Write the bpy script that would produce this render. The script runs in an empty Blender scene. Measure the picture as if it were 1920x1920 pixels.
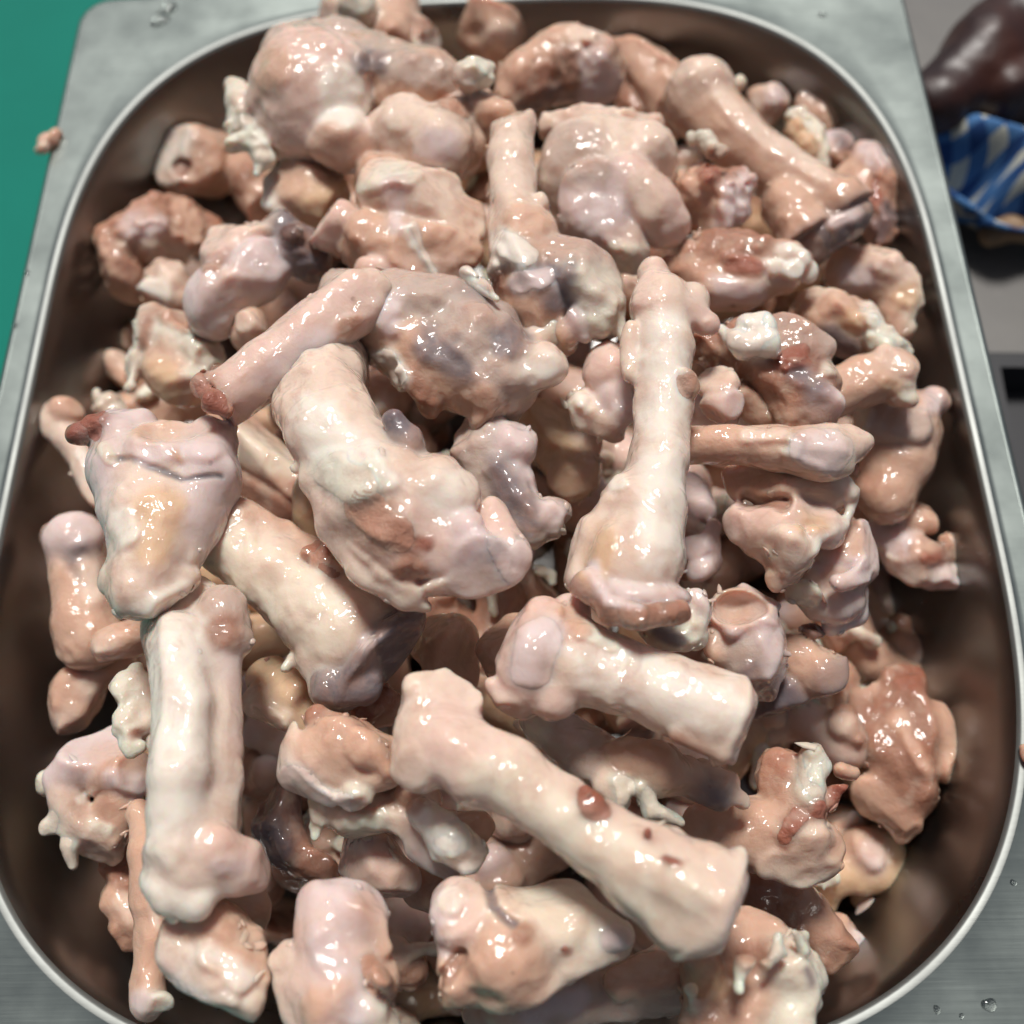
import bpy, math, random
import numpy as np
from mathutils import Vector, Matrix

S = bpy.context.scene
COL = S.collection

# ------------------------------------------------------------------ camera, sky, sun, exposure
CAM_C = np.array([0.0140, -0.1381, 0.2367]); PIT, ROL, YAW, FPX = 0.4332, -0.0945, 0.0718, 1976.3
cam_d = bpy.data.cameras.new('camera'); cam = bpy.data.objects.new('camera', cam_d); COL.objects.link(cam)
CAM_M = Matrix.Rotation(YAW, 3, 'Z') @ Matrix.Rotation(PIT, 3, 'X') @ Matrix.Rotation(ROL, 3, 'Z')
cam.matrix_world = Matrix.Translation(Vector(CAM_C)) @ CAM_M.to_4x4()
cam_d.sensor_width = 36.0; cam_d.lens = 36.0 * FPX / 1920.0
cam_d.clip_start = 0.01; cam_d.clip_end = 100.0
cam_d.dof.use_dof = True; cam_d.dof.focus_distance = 0.222; cam_d.dof.aperture_fstop = 8.5
S.camera = cam
CR = np.array(CAM_M)

SUN_EL, SUN_AZ = math.radians(64), math.radians(-3)      # azimuth from +Y, to the left
world = bpy.data.worlds.new("World"); S.world = world; world.use_nodes = True
wn = world.node_tree
sky = wn.nodes.new('ShaderNodeTexSky'); sky.sky_type = 'NISHITA'; sky.sun_disc = False
sky.sun_elevation = SUN_EL; sky.sun_rotation = SUN_AZ
sky.air_density = 1.0; sky.dust_density = 3.0
hs = wn.nodes.new('ShaderNodeHueSaturation'); hs.inputs['Saturation'].default_value = 0.55
wn.links.new(sky.outputs[0], hs.inputs['Color'])
bg = wn.nodes['Background']; bg.inputs['Strength'].default_value = 0.05
wn.links.new(hs.outputs[0], bg.inputs['Color'])
sd = bpy.data.lights.new('sun', 'SUN'); sd.energy = 4.5; sd.angle = math.radians(14); sd.color = (1.0, 0.965, 0.92)
sun = bpy.data.objects.new('sun', sd); COL.objects.link(sun)
dv = Vector((math.sin(SUN_AZ) * math.cos(SUN_EL), math.cos(SUN_AZ) * math.cos(SUN_EL), math.sin(SUN_EL)))
sun.rotation_euler = dv.to_track_quat('Z', 'Y').to_euler(); sun.location = dv * 2
S.view_settings.view_transform = 'Standard'; S.view_settings.look = 'None'
S.view_settings.exposure = -0.36; S.view_settings.gamma = 1.0
S.render.engine = 'CYCLES'
S.cycles.max_bounces = 8; S.cycles.diffuse_bounces = 2; S.cycles.glossy_bounces = 4
S.cycles.use_denoising = True

# ------------------------------------------------------------------ placing: a photo point at a height
def at(px, py, z):
    d = CR @ np.array([(px - 960) / FPX, (960 - py) / FPX, -1.0])
    t = (z - CAM_C[2]) / d[2]
    return CAM_C + d * t, t / FPX          # point, metres per photo pixel there

# ------------------------------------------------------------------ materials
def nd(nt, typ, **kw):
    n = nt.nodes.new(typ)
    for k, v in kw.items():
        if hasattr(n, k) and not k[0].isupper(): setattr(n, k, v)
        else: n.inputs[k.replace('_', ' ')].default_value = v
    return n
def new_mat(name):
    m = bpy.data.materials.new(name); m.use_nodes = True
    nt = m.node_tree; return m, nt, nt.nodes['Principled BSDF'], nt.links.new

def flesh_mat(name, sss=0.7, scale=0.0042, coat=1.0, rough=0.5, trans=0.0):
    m, nt, b, L = new_mat(name)
    at_ = nd(nt, 'ShaderNodeAttribute', attribute_name='Col')
    tc = nd(nt, 'ShaderNodeTexCoord'); oi = nd(nt, 'ShaderNodeObjectInfo')
    off = nd(nt, 'ShaderNodeVectorMath', operation='SCALE'); off.inputs[0].default_value = (3.1, 5.7, 7.3)
    L(oi.outputs['Random'], off.inputs['Scale'])
    add = nd(nt, 'ShaderNodeVectorMath', operation='ADD'); L(tc.outputs['Object'], add.inputs[0]); L(off.outputs[0], add.inputs[1])
    P = add.outputs[0]
    def noise(scale, detail=3.0, rough=0.55, dist=0.0):
        n = nd(nt, 'ShaderNodeTexNoise', Scale=scale, Detail=detail, Roughness=rough, Distortion=dist); L(P, n.inputs['Vector']); return n
    def ramp(src, a, b_, lo=0.0, hi=1.0):
        r = nd(nt, 'ShaderNodeMapRange'); r.inputs['From Min'].default_value = a; r.inputs['From Max'].default_value = b_
        r.inputs['To Min'].default_value = lo; r.inputs['To Max'].default_value = hi; L(src, r.inputs['Value']); return r.outputs[0]
    def mul(a, b_):
        r = nd(nt, 'ShaderNodeMath', operation='MULTIPLY')
        for i, v in enumerate((a, b_)):
            if isinstance(v, float): r.inputs[i].default_value = v
            else: L(v, r.inputs[i])
        return r.outputs[0]
    def mix(fac, a, colour, mode='MIX'):
        r = nd(nt, 'ShaderNodeMix', data_type='RGBA', blend_type=mode); L(fac, r.inputs[0]); L(a, r.inputs[6])
        if isinstance(colour, tuple): r.inputs[7].default_value = colour + (1,)
        else: L(colour, r.inputs[7])
        return r.outputs[2]
    col = at_.outputs['Color']; meaty = at_.outputs['Alpha']
    n1 = noise(95, 4, 0.6, 0.4); n2 = noise(300, 4, 0.6); n3 = noise(45, 3, 0.5, 0.8); n4 = noise(170, 2, 0.5)
    # blotches: tan film on the bone, redder on the meat, paler where fat sticks
    col = mix(mul(ramp(n1.outputs[0], 0.50, 0.68), 0.40), col, (0.60, 0.36, 0.26))
    col = mix(mul(mul(ramp(n3.outputs[0], 0.52, 0.70), meaty), 0.55), col, (0.34, 0.12, 0.07))
    col = mix(mul(mul(ramp(n4.outputs[0], 0.55, 0.72), meaty), 0.50), col, (0.66, 0.55, 0.44))
    col = mix(mul(ramp(n2.outputs[0], 0.60, 0.78), 0.16), col, (0.36, 0.17, 0.12))
    n5 = noise(62, 5, 0.65, 1.0)
    col = mix(mul(ramp(n5.outputs[0], 0.57, 0.70), 0.32), col, (0.42, 0.17, 0.11))
    # a few dark specks
    v = nd(nt, 'ShaderNodeTexVoronoi', Scale=95.0); L(P, v.inputs['Vector'])
    sp = mul(ramp(v.outputs['Distance'], 0.075, 0.05), ramp(n3.outputs[0], 0.52, 0.58))
    col = mix(mul(sp, 0.6), col, (0.16, 0.055, 0.035))
    L(col, b.inputs['Base Color'])
    b.inputs['Subsurface Weight'].default_value = sss
    b.inputs['Subsurface Radius'].default_value = (1.0, 0.38, 0.20)
    b.inputs['Subsurface Scale'].default_value = scale
    if trans: b.inputs['Transmission Weight'].default_value = trans
    L(ramp(n4.outputs[0], 0.3, 0.7, rough - 0.1, rough + 0.12), b.inputs['Roughness'])
    b.inputs['Specular IOR Level'].default_value = 0.25
    # relief: fibres and granules in the meat, a fine skin on the bone
    bm1 = nd(nt, 'ShaderNodeBump', Distance=0.0011); L(ramp(meaty, 0.0, 1.0, 0.10, 0.75), bm1.inputs['Strength'])
    nb = noise(420, 5, 0.6, 0.3); L(nb.outputs[0], bm1.inputs['Height'])
    L(bm1.outputs[0], b.inputs['Normal'])
    # the wet film on top breaks its highlights into flecks
    bm2 = nd(nt, 'ShaderNodeBump', Distance=0.0016)
    L(ramp(n4.outputs[0], 0.36, 0.60, 0.35, 0.95), bm2.inputs['Strength'])
    nw = noise(290, 0.6, 0.5, 0.8); L(nw.outputs[0], bm2.inputs['Height'])
    L(bm2.outputs[0], b.inputs['Coat Normal'])
    L(ramp(n1.outputs[0], 0.36, 0.52, 0.35 * coat, coat), b.inputs['Coat Weight'])
    b.inputs['Coat Roughness'].default_value = 0.045; b.inputs['Coat IOR'].default_value = 1.45
    return m
M_BONE = flesh_mat('wet_boiled_bone')
M_SOFT = flesh_mat('wet_soft_tissue', sss=0.4, scale=0.0012, coat=1.0, rough=0.45)

def steel_mat(name, c1, c2, r1, r2):
    m, nt, b, L = new_mat(name)
    tc = nd(nt, 'ShaderNodeTexCoord')
    n = nd(nt, 'ShaderNodeTexNoise', Scale=38.0, Detail=5.0, Roughness=0.6); L(tc.outputs['Object'], n.inputs['Vector'])
    r = nd(nt, 'ShaderNodeMapRange'); r.inputs['From Min'].default_value = 0.3; r.inputs['From Max'].default_value = 0.7
    r.inputs['To Min'].default_value = r1; r.inputs['To Max'].default_value = r2; L(n.outputs[0], r.inputs['Value']); L(r.outputs[0], b.inputs['Roughness'])
    mp = nd(nt, 'ShaderNodeMapping'); mp.inputs['Scale'].default_value = (30, 900, 60); mp.inputs['Rotation'].default_value = (0, 0, 0.5); L(tc.outputs['Object'], mp.inputs['Vector'])
    n2 = nd(nt, 'ShaderNodeTexNoise', Scale=1.0, Detail=3.0); L(mp.outputs[0], n2.inputs['Vector'])
    bm = nd(nt, 'ShaderNodeBump', Strength=0.06, Distance=0.0004); L(n2.outputs[0], bm.inputs['Height']); L(bm.outputs[0], b.inputs['Normal'])
    cr = nd(nt, 'ShaderNodeMix', data_type='RGBA'); L(n.outputs[0], cr.inputs[0]); cr.inputs[6].default_value = c1 + (1,); cr.inputs[7].default_value = c2 + (1,)
    L(cr.outputs[2], b.inputs['Base Color']); b.inputs['Metallic'].default_value = 1.0
    return m
M_STEEL = steel_mat('brushed_steel', (.31, .355, .335), (.38, .425, .40), .27, .36); M_RIM = steel_mat('satin_steel_rim', (.20, .21, .20), (.26, .27, .26), .50, .60); M_INNER = steel_mat('shade_darkened_steel', (.19, .187, .183), (.25, .247, .242), .26, .38)  # inner steel: shade inside the pan is painted in as a darker base colour

def plain_mat(name, c1, c2, scale, rough, bump=0.0, metal=0.0, bscale=None):
    m, nt, b, L = new_mat(name)
    tc = nd(nt, 'ShaderNodeTexCoord')
    n = nd(nt, 'ShaderNodeTexNoise', Scale=scale, Detail=5.0, Roughness=0.6, Distortion=0.4); L(tc.outputs['Object'], n.inputs['Vector'])
    r = nd(nt, 'ShaderNodeMapRange'); r.inputs['From Min'].default_value = 0.32; r.inputs['From Max'].default_value = 0.68; L(n.outputs[0], r.inputs['Value'])
    x = nd(nt, 'ShaderNodeMix', data_type='RGBA'); L(r.outputs[0], x.inputs[0]); x.inputs[6].default_value = c1 + (1,); x.inputs[7].default_value = c2 + (1,)
    L(x.outputs[2], b.inputs['Base Color']); b.inputs['Roughness'].default_value = rough; b.inputs['Metallic'].default_value = metal
    if bump:
        nb = nd(nt, 'ShaderNodeTexNoise', Scale=bscale or scale * 4, Detail=4.0); L(tc.outputs['Object'], nb.inputs['Vector'])
        bm = nd(nt, 'ShaderNodeBump', Strength=bump, Distance=0.002); L(nb.outputs[0], bm.inputs['Height']); L(bm.outputs[0], b.inputs['Normal'])
    return m

# ------------------------------------------------------------------ objects, labels
def link(name, me, mat, parent=None):
    o = bpy.data.objects.new(name, me); COL.objects.link(o)
    if mat: me.materials.append(mat)
    if parent: o.parent = parent
    return o
def tag(o, label, cat=None, group=None, kind=None):
    if label: o['label'] = label
    if cat: o['category'] = cat
    if group: o['group'] = group
    if kind: o['kind'] = kind
    return o
def mesh_np(name, V, Q, smooth=True):
    me = bpy.data.meshes.new(name)
    V = np.ascontiguousarray(V, np.float32); Q = np.ascontiguousarray(Q, np.int32); n, k = Q.shape
    me.vertices.add(len(V)); me.vertices.foreach_set('co', V.ravel())
    me.loops.add(n * k); me.loops.foreach_set('vertex_index', Q.ravel())
    me.polygons.add(n); me.polygons.foreach_set('loop_start', np.arange(0, n * k, k, dtype=np.int32))
    me.polygons.foreach_set('use_smooth', np.full(n, smooth, bool))
    me.update(calc_edges=True); return me
def mesh_py(name, V, F, smooth=True):
    me = bpy.data.meshes.new(name); me.from_pydata([tuple(v) for v in V], [], F)
    if smooth: me.polygons.foreach_set('use_smooth', np.ones(len(me.polygons), bool))
    me.update(); return me

# ------------------------------------------------------------------ distance-field modelling of the bones
_T = np.random.RandomState(7).rand(32, 32, 32).astype(np.float32) * 2 - 1
def vnoise(P, freq, seed=0.0):
    q = P * np.float32(freq) + np.array([seed * 3.17, seed * 7.77, seed * 1.31], np.float32)
    i = np.floor(q).astype(np.int32); f = q - i; f = f * f * (3 - 2 * f); i &= 31; j = (i + 1) & 31
    x0, y0, z0 = i.T; x1, y1, z1 = j.T; fx, fy, fz = f.T
    a = _T[x0, y0, z0] * (1 - fx) + _T[x1, y0, z0] * fx; b = _T[x0, y1, z0] * (1 - fx) + _T[x1, y1, z0] * fx
    c = _T[x0, y0, z1] * (1 - fx) + _T[x1, y0, z1] * fx; d = _T[x0, y1, z1] * (1 - fx) + _T[x1, y1, z1] * fx
    return (a * (1 - fy) + b * fy) * (1 - fz) + (c * (1 - fy) + d * fy) * fz

_T3 = np.random.RandomState(11).rand(32, 32, 32, 3).astype(np.float32) * 2 - 1
def vnoise3(P, freq, seed=0.0):
    q = P * np.float32(freq) + np.array([seed * 5.17, seed * 2.77, seed * 4.31], np.float32)
    i = np.floor(q).astype(np.int32); f = q - i; f = f * f * (3 - 2 * f); i &= 31; j = (i + 1) & 31
    x0, y0, z0 = i.T; x1, y1, z1 = j.T; fx, fy, fz = f[:, :1], f[:, 1:2], f[:, 2:]
    a = _T3[x0, y0, z0] * (1 - fx) + _T3[x1, y0, z0] * fx; b = _T3[x0, y1, z0] * (1 - fx) + _T3[x1, y1, z0] * fx
    c = _T3[x0, y0, z1] * (1 - fx) + _T3[x1, y0, z1] * fx; d = _T3[x0, y1, z1] * (1 - fx) + _T3[x1, y1, z1] * fx
    return (a * (1 - fy) + b * fy) * (1 - fz) + (c * (1 - fy) + d * fy) * fz

#        colour (linear), meatiness, relief in mm
PAL = {'bone': ((.82, .705, .57), .06, .25), 'ivory': ((.87, .785, .69), .06, .3), 'pink': ((.78, .56, .475), .18, .45),
       'cart': ((.74, .60, .575), .08, .25), 'tan': ((.665, .42, .305), .35, .6), 'pale': ((.80, .62, .505), .25, .55),
       'meat': ((.50, .265, .18), .8, .9), 'red': ((.31, .095, .06), 1.0, 1.0), 'brown': ((.36, .18, .12), .7, .7),
       'grey': ((.185, .15, .16), .3, .4), 'fat': ((.76, .70, .58), .35, .8), 'gel': ((.73, .49, .31), .2, .4),
       'gtan': ((.55, .42, .355), .4, .55), 'dark': ((.13, .07, .06), .5, .6)}

WARP = [1.0, None]
class Prim: facet = False
def C(col, *pts, part=None, flat=1.0, k=2.2, neg=False, amp=None, rag=0.0, geo=False):
    p = Prim(); p.geo = geo; p.t = 'c'; p.col, p.pts, p.part, p.flat, p.k, p.neg, p.amp, p.rag = col, pts, part, flat, k, neg, amp, rag; return p
def E(col, x, y, rx, ry, ang=0.0, dz=0.0, rz=None, part=None, k=2.2, neg=False, amp=None, rag=0.0, tilt=0.0, geo=False):
    p = Prim(); p.t = 'e'; p.geo = geo; p.col, p.c, p.r, p.ang, p.part, p.k, p.neg, p.amp, p.rag, p.tilt = col, (x, y, dz), (rx, ry, rz if rz else min(rx, ry)), ang, part, k, neg, amp, rag, tilt; return p
def X(col, x, y, ang, tilt=0.0, dz=0.0, part=None, k=0.7, amp=None, rag=0.0):   # a flat cut: what lies towards ang (degrees, clockwise from right as seen) goes
    p = Prim(); p.t = 'x'; p.col, p.c, p.ang, p.tilt, p.part, p.k, p.neg, p.amp, p.rag = col, (x, y, dz), ang, tilt, part, k, True, amp, rag; return p

def axes(ang):
    a = math.radians(ang); u = CR @ np.array([math.cos(a), -math.sin(a), 0]); v = CR @ np.array([-math.sin(a), -math.cos(a), 0]); return u, v, CR @ np.array([0, 0, 1.0])

def prep(p, z):
    if p.t == 'c':
        p.P, p.R = [], []
        for q in p.pts:
            w, s = at(q[0], q[1], z + (q[3] if len(q) > 3 else 0) * 1e-3); p.P.append(w); p.R.append(q[2] * s)
        if len(p.P) == 1: p.P.append(p.P[0] + 1e-5); p.R.append(p.R[0])
        m = max(p.R); A = np.array(p.P); p.lo, p.hi = A.min(0) - m, A.max(0) + m
    else:
        w, s = at(p.c[0], p.c[1], z + p.c[2] * 1e-3); p.w = w; u, v, n = axes(p.ang)
        if p.t == 'e':
            if p.tilt:
                t = math.radians(p.tilt); v, n = v * math.cos(t) + n * math.sin(t), n * math.cos(t) - v * math.sin(t)
            p.M = np.stack([u, v, n]).astype(np.float32); p.rr = np.array(p.r, np.float32) * s; m = p.rr.max(); p.lo, p.hi = w - m, w + m
        else:
            t = math.radians(p.tilt); p.n = u * math.cos(t) + n * math.sin(t); p.lo = p.hi = w
    if not p.rag and not p.neg and WARP[0] >= .9: p.rag = {'meat': .8, 'tan': .3, 'fat': .6, 'brown': .6, 'gtan': .35, 'pale': .22, 'red': .8, 'gel': .25}.get(p.col, 0)
    d = PAL[p.col]; p.rgb = d[0]; p.meaty = d[1]; p.am = (d[2] if p.amp is None else p.amp) * 1e-3
    return p

VD = (CR @ np.array([0, 0, 1.0])).astype(np.float32)
def dist(p, Q):
    if p.t == 'x': return (Q - p.w.astype(np.float32)) @ p.n.astype(np.float32) * -1
    if p.t == 'e':
        q = (Q - p.w.astype(np.float32)) @ p.M.T; k0 = np.sqrt(((q / p.rr) ** 2).sum(1)); k1 = np.sqrt(((q / p.rr ** 2) ** 2).sum(1)) + 1e-9
        return k0 * (k0 - 1) / k1
    best = None
    for i in range(len(p.P) - 1):
        a = p.P[i].astype(np.float32); ba = (p.P[i + 1] - p.P[i]).astype(np.float32); pa = Q - a
        h = np.clip(pa @ ba / max(float(ba @ ba), 1e-12), 0, 1); hs_ = h * h * (3 - 2 * h)
        e = pa - h[:, None] * ba
        if p.flat != 1.0: e = e + (e @ VD)[:, None] * VD * np.float32(1 / p.flat - 1)
        d = np.sqrt((e * e).sum(1)) - (p.R[i] + (p.R[i + 1] - p.R[i]) * hs_)
        best = d if best is None else smin(best, d, 1.5e-3)
    return best * (min(1.0, p.flat) if p.flat != 1.0 else 1.0)
def smin(a, b, k):
    h = np.maximum(k - np.abs(a - b), 0) / k; return np.minimum(a, b) - h * h * k * 0.25
def smax(a, b, k): return -smin(-a, -b, k)

def project(Q):
    v = (Q - CAM_C.astype(np.float32)) @ CR.astype(np.float32); return np.stack([960 + FPX * v[:, 0] / -v[:, 2], 960 - FPX * v[:, 1] / -v[:, 2]], 1), v[:, 2]
def patch_dist(p, Q, pix, dep, seed):
    """distance (m) to the outline of a surface patch: a strip or spot that wraps the near side of a bone"""
    best = None; pts = p.pts if len(p.pts) > 1 else [p.pts[0], (p.pts[0][0] + .01,) + tuple(p.pts[0][1:])]
    for u, v in zip(pts[:-1], pts[1:]):
        a = np.array(u[:2], np.float32); ba = np.array(v[:2], np.float32) - a; pa = pix - a; h = np.clip(pa @ ba / float(ba @ ba), 0, 1)
        d = np.sqrt(((pa - h[:, None] * ba) ** 2).sum(1)) - (u[2] + (v[2] - u[2]) * h); best = d if best is None else np.minimum(best, d)
    return np.maximum(best * p.s, (p.dep - 0.006) - dep) + vnoise(Q, 190, seed + 1) * min(.0007, p.rm * .4) + vnoise(Q, 480, seed + 4) * min(.0004, p.rm * .25)
def as_patch(p, z):
    """small accents become patches of the surface itself"""
    if p.t == 'x' or p.geo or (p.part and p.part.split(':')[0] in ('fat_shred', 'fat_flap', 'fat_end', 'gristle_end', 'cartilage_cap', 'fat_knob', 'fat_edge', 'torn_edge', 'tendon', 'fat_drip', 'gristle_cap')): return p
    if p.t == 'c':
        if min(q[3] if len(q) > 3 else 0 for q in p.pts) < 5 or max(q[2] for q in p.pts) > (70 if p.k >= 4 else 40): return p
        pts = [q[:3] for q in p.pts]
    else:
        if p.c[2] < 6 or max(p.r[:2]) > 74: return p
        rx, ry = p.r[:2]; a = math.radians(p.ang); r = min(rx, ry); l = max(rx, ry) - r
        if ry > rx: a += math.pi / 2
        pts = [(p.c[0] - l * math.cos(a), p.c[1] - l * math.sin(a), r), (p.c[0] + l * math.cos(a), p.c[1] + l * math.sin(a), r)] if l > .5 else [(p.c[0], p.c[1], r)]
    p.t = 'd'; p.pts = pts; w, p.s = at(pts[0][0], pts[0][1], z); p.rm = max(q[2] for q in pts) * p.s
    p.dep = float((w - CAM_C) @ CR[:, 2]); p.lift = 0.0 if p.k >= 4 else -min(p.rm * .8, .0022) if p.neg else min(p.rm * .22, .0007) * (1.7 if p.col in ('ivory', 'fat', 'red') else 1.0); p.soft = (.0012 if p.neg else min(.0042, max(.0012, p.rm * 1.3))); p.neg = False
    P = [at(q[0], q[1], z + dz)[0] for q in pts for dz in (0, .016)]; p.lo, p.hi = np.min(P, 0) - p.rm * 1.2, np.max(P, 0) + p.rm * 1.2
    d = PAL[p.col]; p.rgb = d[0]; p.meaty = d[1]; return p

def field(prims, Q, seed, colour=False):
    q0 = Q; Q = Q + vnoise3(q0, 75, seed) * np.float32(.0013 * WARP[0]) + vnoise3(q0, 210, seed + 2) * np.float32(.0004 * WARP[0])
    f = None; ds = []; solid = [p for p in prims if p.t != 'd']; pat = [p for p in prims if p.t == 'd']
    for p in solid:
        d = dist(p, Q); ds.append(d)
        if f is None: f = d
        elif p.neg: f = smax(f, -d, p.k * 1e-3)
        else: f = smin(f, d, p.k * .55e-3)
    tau = 0.9e-3; ws = None; am = 0; rg = 0; C4 = 0
    for p, d in zip(solid, ds):
        if p.facet: continue
        e = np.abs(-d - f) if p.neg else (d - f); w = np.exp(-np.clip(e, 0, 0.02) / tau) * (1.6 if p.neg else 1.0)
        ws = w if ws is None else ws + w; am = am + w * p.am; rg = rg + w * p.rag
        if colour: C4 = C4 + w[:, None] * np.array(p.rgb + (p.meaty,), np.float32)
    am = am / ws; rg = rg / ws
    if colour: C4 = C4 / ws[:, None]
    if pat:
        pix, dep = project(Q)
        for p in pat:
            d = patch_dist(p, Q, pix, dep, seed); m = np.clip(.5 - d / max(.0014, p.rm * .9), 0, 1); m = m * m * (3 - 2 * m); f = f - np.float32(p.lift) * m; wd = p.soft
            if p.rag or p.meaty > .6: am = am + m * .0005
            if colour: m = np.clip(.5 - (d + vnoise(q0, 240, seed + 8) * wd * .35) / wd, 0, 1); m = m * m * (3 - 2 * m); C4 = C4 + (m * .88)[:, None] * (np.array(p.rgb + (p.meaty,), np.float32) - C4)
    n = vnoise(q0, 110, seed) * .6 + vnoise(q0, 330, seed + 3) * 0.22 - (.42 - 1.5 * np.abs(vnoise(q0, 150, seed + 6))) * .5
    f = f + am * n
    if WARP[1] is not None:
        ax = WARP[1]; qf = q0 - (q0 @ ax)[:, None] * ax * np.float32(.78); f = f - am * .5 * (.3 - 1.3 * np.abs(vnoise(qf, 260, seed + 21)))
    f = f - np.clip(vnoise(q0, 85, seed + 12) * 3 - .35, 0, 1) * (.00008 + am * .45) * (vnoise(q0, 430, seed + 14) + .3)
    if np.max(rg) > 0.01:
        f = f + rg * 1e-3 * (vnoise(q0, 210, seed + 5) + 0.7 * vnoise(q0, 460, seed + 9))
    return (f, C4) if colour else f

def nets(F, o, h):
    I = F < 0; nx, ny, nz = F.shape
    s = sum(I[a:nx - 1 + a, b:ny - 1 + b, c:nz - 1 + c].astype(np.int8) for a in (0, 1) for b in (0, 1) for c in (0, 1))
    act = np.argwhere((s > 0) & (s < 8)); idx = np.full(s.shape, -1, np.int32); idx[tuple(act.T)] = np.arange(len(act))
    acc = np.zeros((len(act), 3), np.float32); cnt = np.zeros(len(act), np.float32)
    cr = [(a, b, c) for a in (0, 1) for b in (0, 1) for c in (0, 1)]
    val = {c: F[act[:, 0] + c[0], act[:, 1] + c[1], act[:, 2] + c[2]] for c in cr}
    for c in cr:
        for ax in range(3):
            if c[ax] == 0:
                e = list(c); e[ax] = 1; a, b = val[c], val[tuple(e)]; m = (a < 0) != (b < 0)
                t = np.where(m, a / np.where(m, a - b, 1), 0); pt = np.tile(np.array(c, np.float32), (len(act), 1)); pt[:, ax] = t
                acc += pt * m[:, None]; cnt += m
    if not len(act): return np.zeros((0, 3), np.float32), np.zeros((0, 4), np.int32)
    V = (act + acc / cnt[:, None]) * h + o; Qs = []
    for ax in range(3):
        sl0 = [slice(1, n - 1) for n in F.shape]; sl1 = list(sl0); sl0[ax] = slice(0, F.shape[ax] - 1); sl1[ax] = slice(1, F.shape[ax])
        a, b = I[tuple(sl0)], I[tuple(sl1)]; E_ = np.argwhere(a != b)
        if not len(E_): continue
        sgn = a[tuple(E_.T)]; off = np.ones(3, int); off[ax] = 0; E_ = E_ + off
        u, v = (ax + 1) % 3, (ax + 2) % 3
        def cell(du, dv): c = E_.copy(); c[:, u] -= du; c[:, v] -= dv; return idx[tuple(c.T)]
        q = np.stack([cell(1, 1), cell(0, 1), cell(0, 0), cell(1, 0)], 1); q[~sgn] = q[~sgn][:, ::-1]; Qs.append(q)
    if not Qs: return np.zeros((0, 3), np.float32), np.zeros((0, 4), np.int32)
    Q = np.concatenate(Qs); Q = Q[(Q >= 0).all(1)]
    return V.astype(np.float32), Q

def polygonise(fn, lo, hi, h):
    B = 3; n = np.ceil((hi - lo) / h / B).astype(int) + 1
    g = [lo[i] + (np.arange(n[i]) * B + (B - 1) / 2) * h for i in range(3)]
    c = np.stack(np.meshgrid(*g, indexing='ij'), -1).reshape(-1, 3).astype(np.float32)
    fc = fn(c); near = np.abs(fc) < h * B * 1.4 + 0.0026
    F = np.repeat(np.repeat(np.repeat(fc.reshape(n), B, 0), B, 1), B, 2)
    bi = np.argwhere(near.reshape(n)); loc = np.stack(np.meshgrid(*[np.arange(B)] * 3, indexing='ij'), -1).reshape(-1, 3)
    fi = (bi[:, None, :] * B + loc[None]).reshape(-1, 3)
    F[tuple(fi.T)] = fn((fi * h + lo).astype(np.float32))
    F[0] = F[-1] = 1; F[:, 0] = F[:, -1] = 1; F[:, :, 0] = F[:, :, -1] = 1
    return nets(F, lo, h)

def shreds(V, Nn, col, n, rs, org):
    """torn threads, tags and granules standing off a bone: small bent tapered ribbons and beads, joined"""
    vd = VD; side = np.abs(Nn @ vd); face = Nn @ vd; w = np.where((face > -.1) & (side < .5), 1, 1e-4) * (.15 + 3 * col[:, 3]); w = w / w.sum()
    low = np.clip(vnoise(V, 70, 3.3) * 3 + .3, .02, 1); w = w * low; w /= w.sum()
    idx = rs.choice(len(V), n, p=w); VV, FF, CC = [], [], []; base = 0
    for i in idx:
        nrm = Nn[i]; t = np.cross(nrm, rs.randn(3)); t /= np.linalg.norm(t) + 1e-9; bead = rs.rand() < .15
        L_ = rs.uniform(.0006, .0013) if bead else rs.uniform(.0010, .0026) * (1.5 if rs.rand() < .12 else 1); wd = L_ * rs.uniform(.7, 1.2) if bead else rs.uniform(.0005, .0012); th = wd * (.8 if bead else rs.uniform(.3, .55))
        d = t * (1.0) + nrm * (rs.uniform(.05, .2) if bead else rs.uniform(.0, .4)); d /= np.linalg.norm(d); b = np.cross(d, nrm); b /= np.linalg.norm(b) + 1e-9; u = np.cross(b, d); bend = rs.uniform(-.7, .5)
        R_, M_ = 5, 6; p0 = V[i] - d * L_ * .35 - nrm * wd * .15
        for r in range(R_):
            q = r / (R_ - 1); prof = math.sin(math.pi * (.12 + .83 * q)) ** .7 if bead else (1 - q ** 3) ** .5 * (.7 + .5 * rs.rand()) + .05; c = p0 + d * L_ * 1.3 * q + u * L_ * bend * q * q
            for m_ in range(M_):
                an = 2 * math.pi * m_ / M_; VV.append(c + b * math.cos(an) * wd * prof + u * math.sin(an) * th * prof)
        for r in range(R_ - 1):
            for m_ in range(M_): FF.append((base + r * M_ + m_, base + r * M_ + (m_ + 1) % M_, base + (r + 1) * M_ + (m_ + 1) % M_, base + (r + 1) * M_ + m_))
        mixc = rs.rand() * .3; cc = col[i] * (1 - mixc) + np.array((.80, .70, .60, .25)) * mixc
        if rs.rand() < .02: cc = np.array((.40, .16, .11, .6))
        CC += [cc] * (R_ * M_); base += R_ * M_
    return np.array(VV), np.array(FF), np.array(CC)

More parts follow.
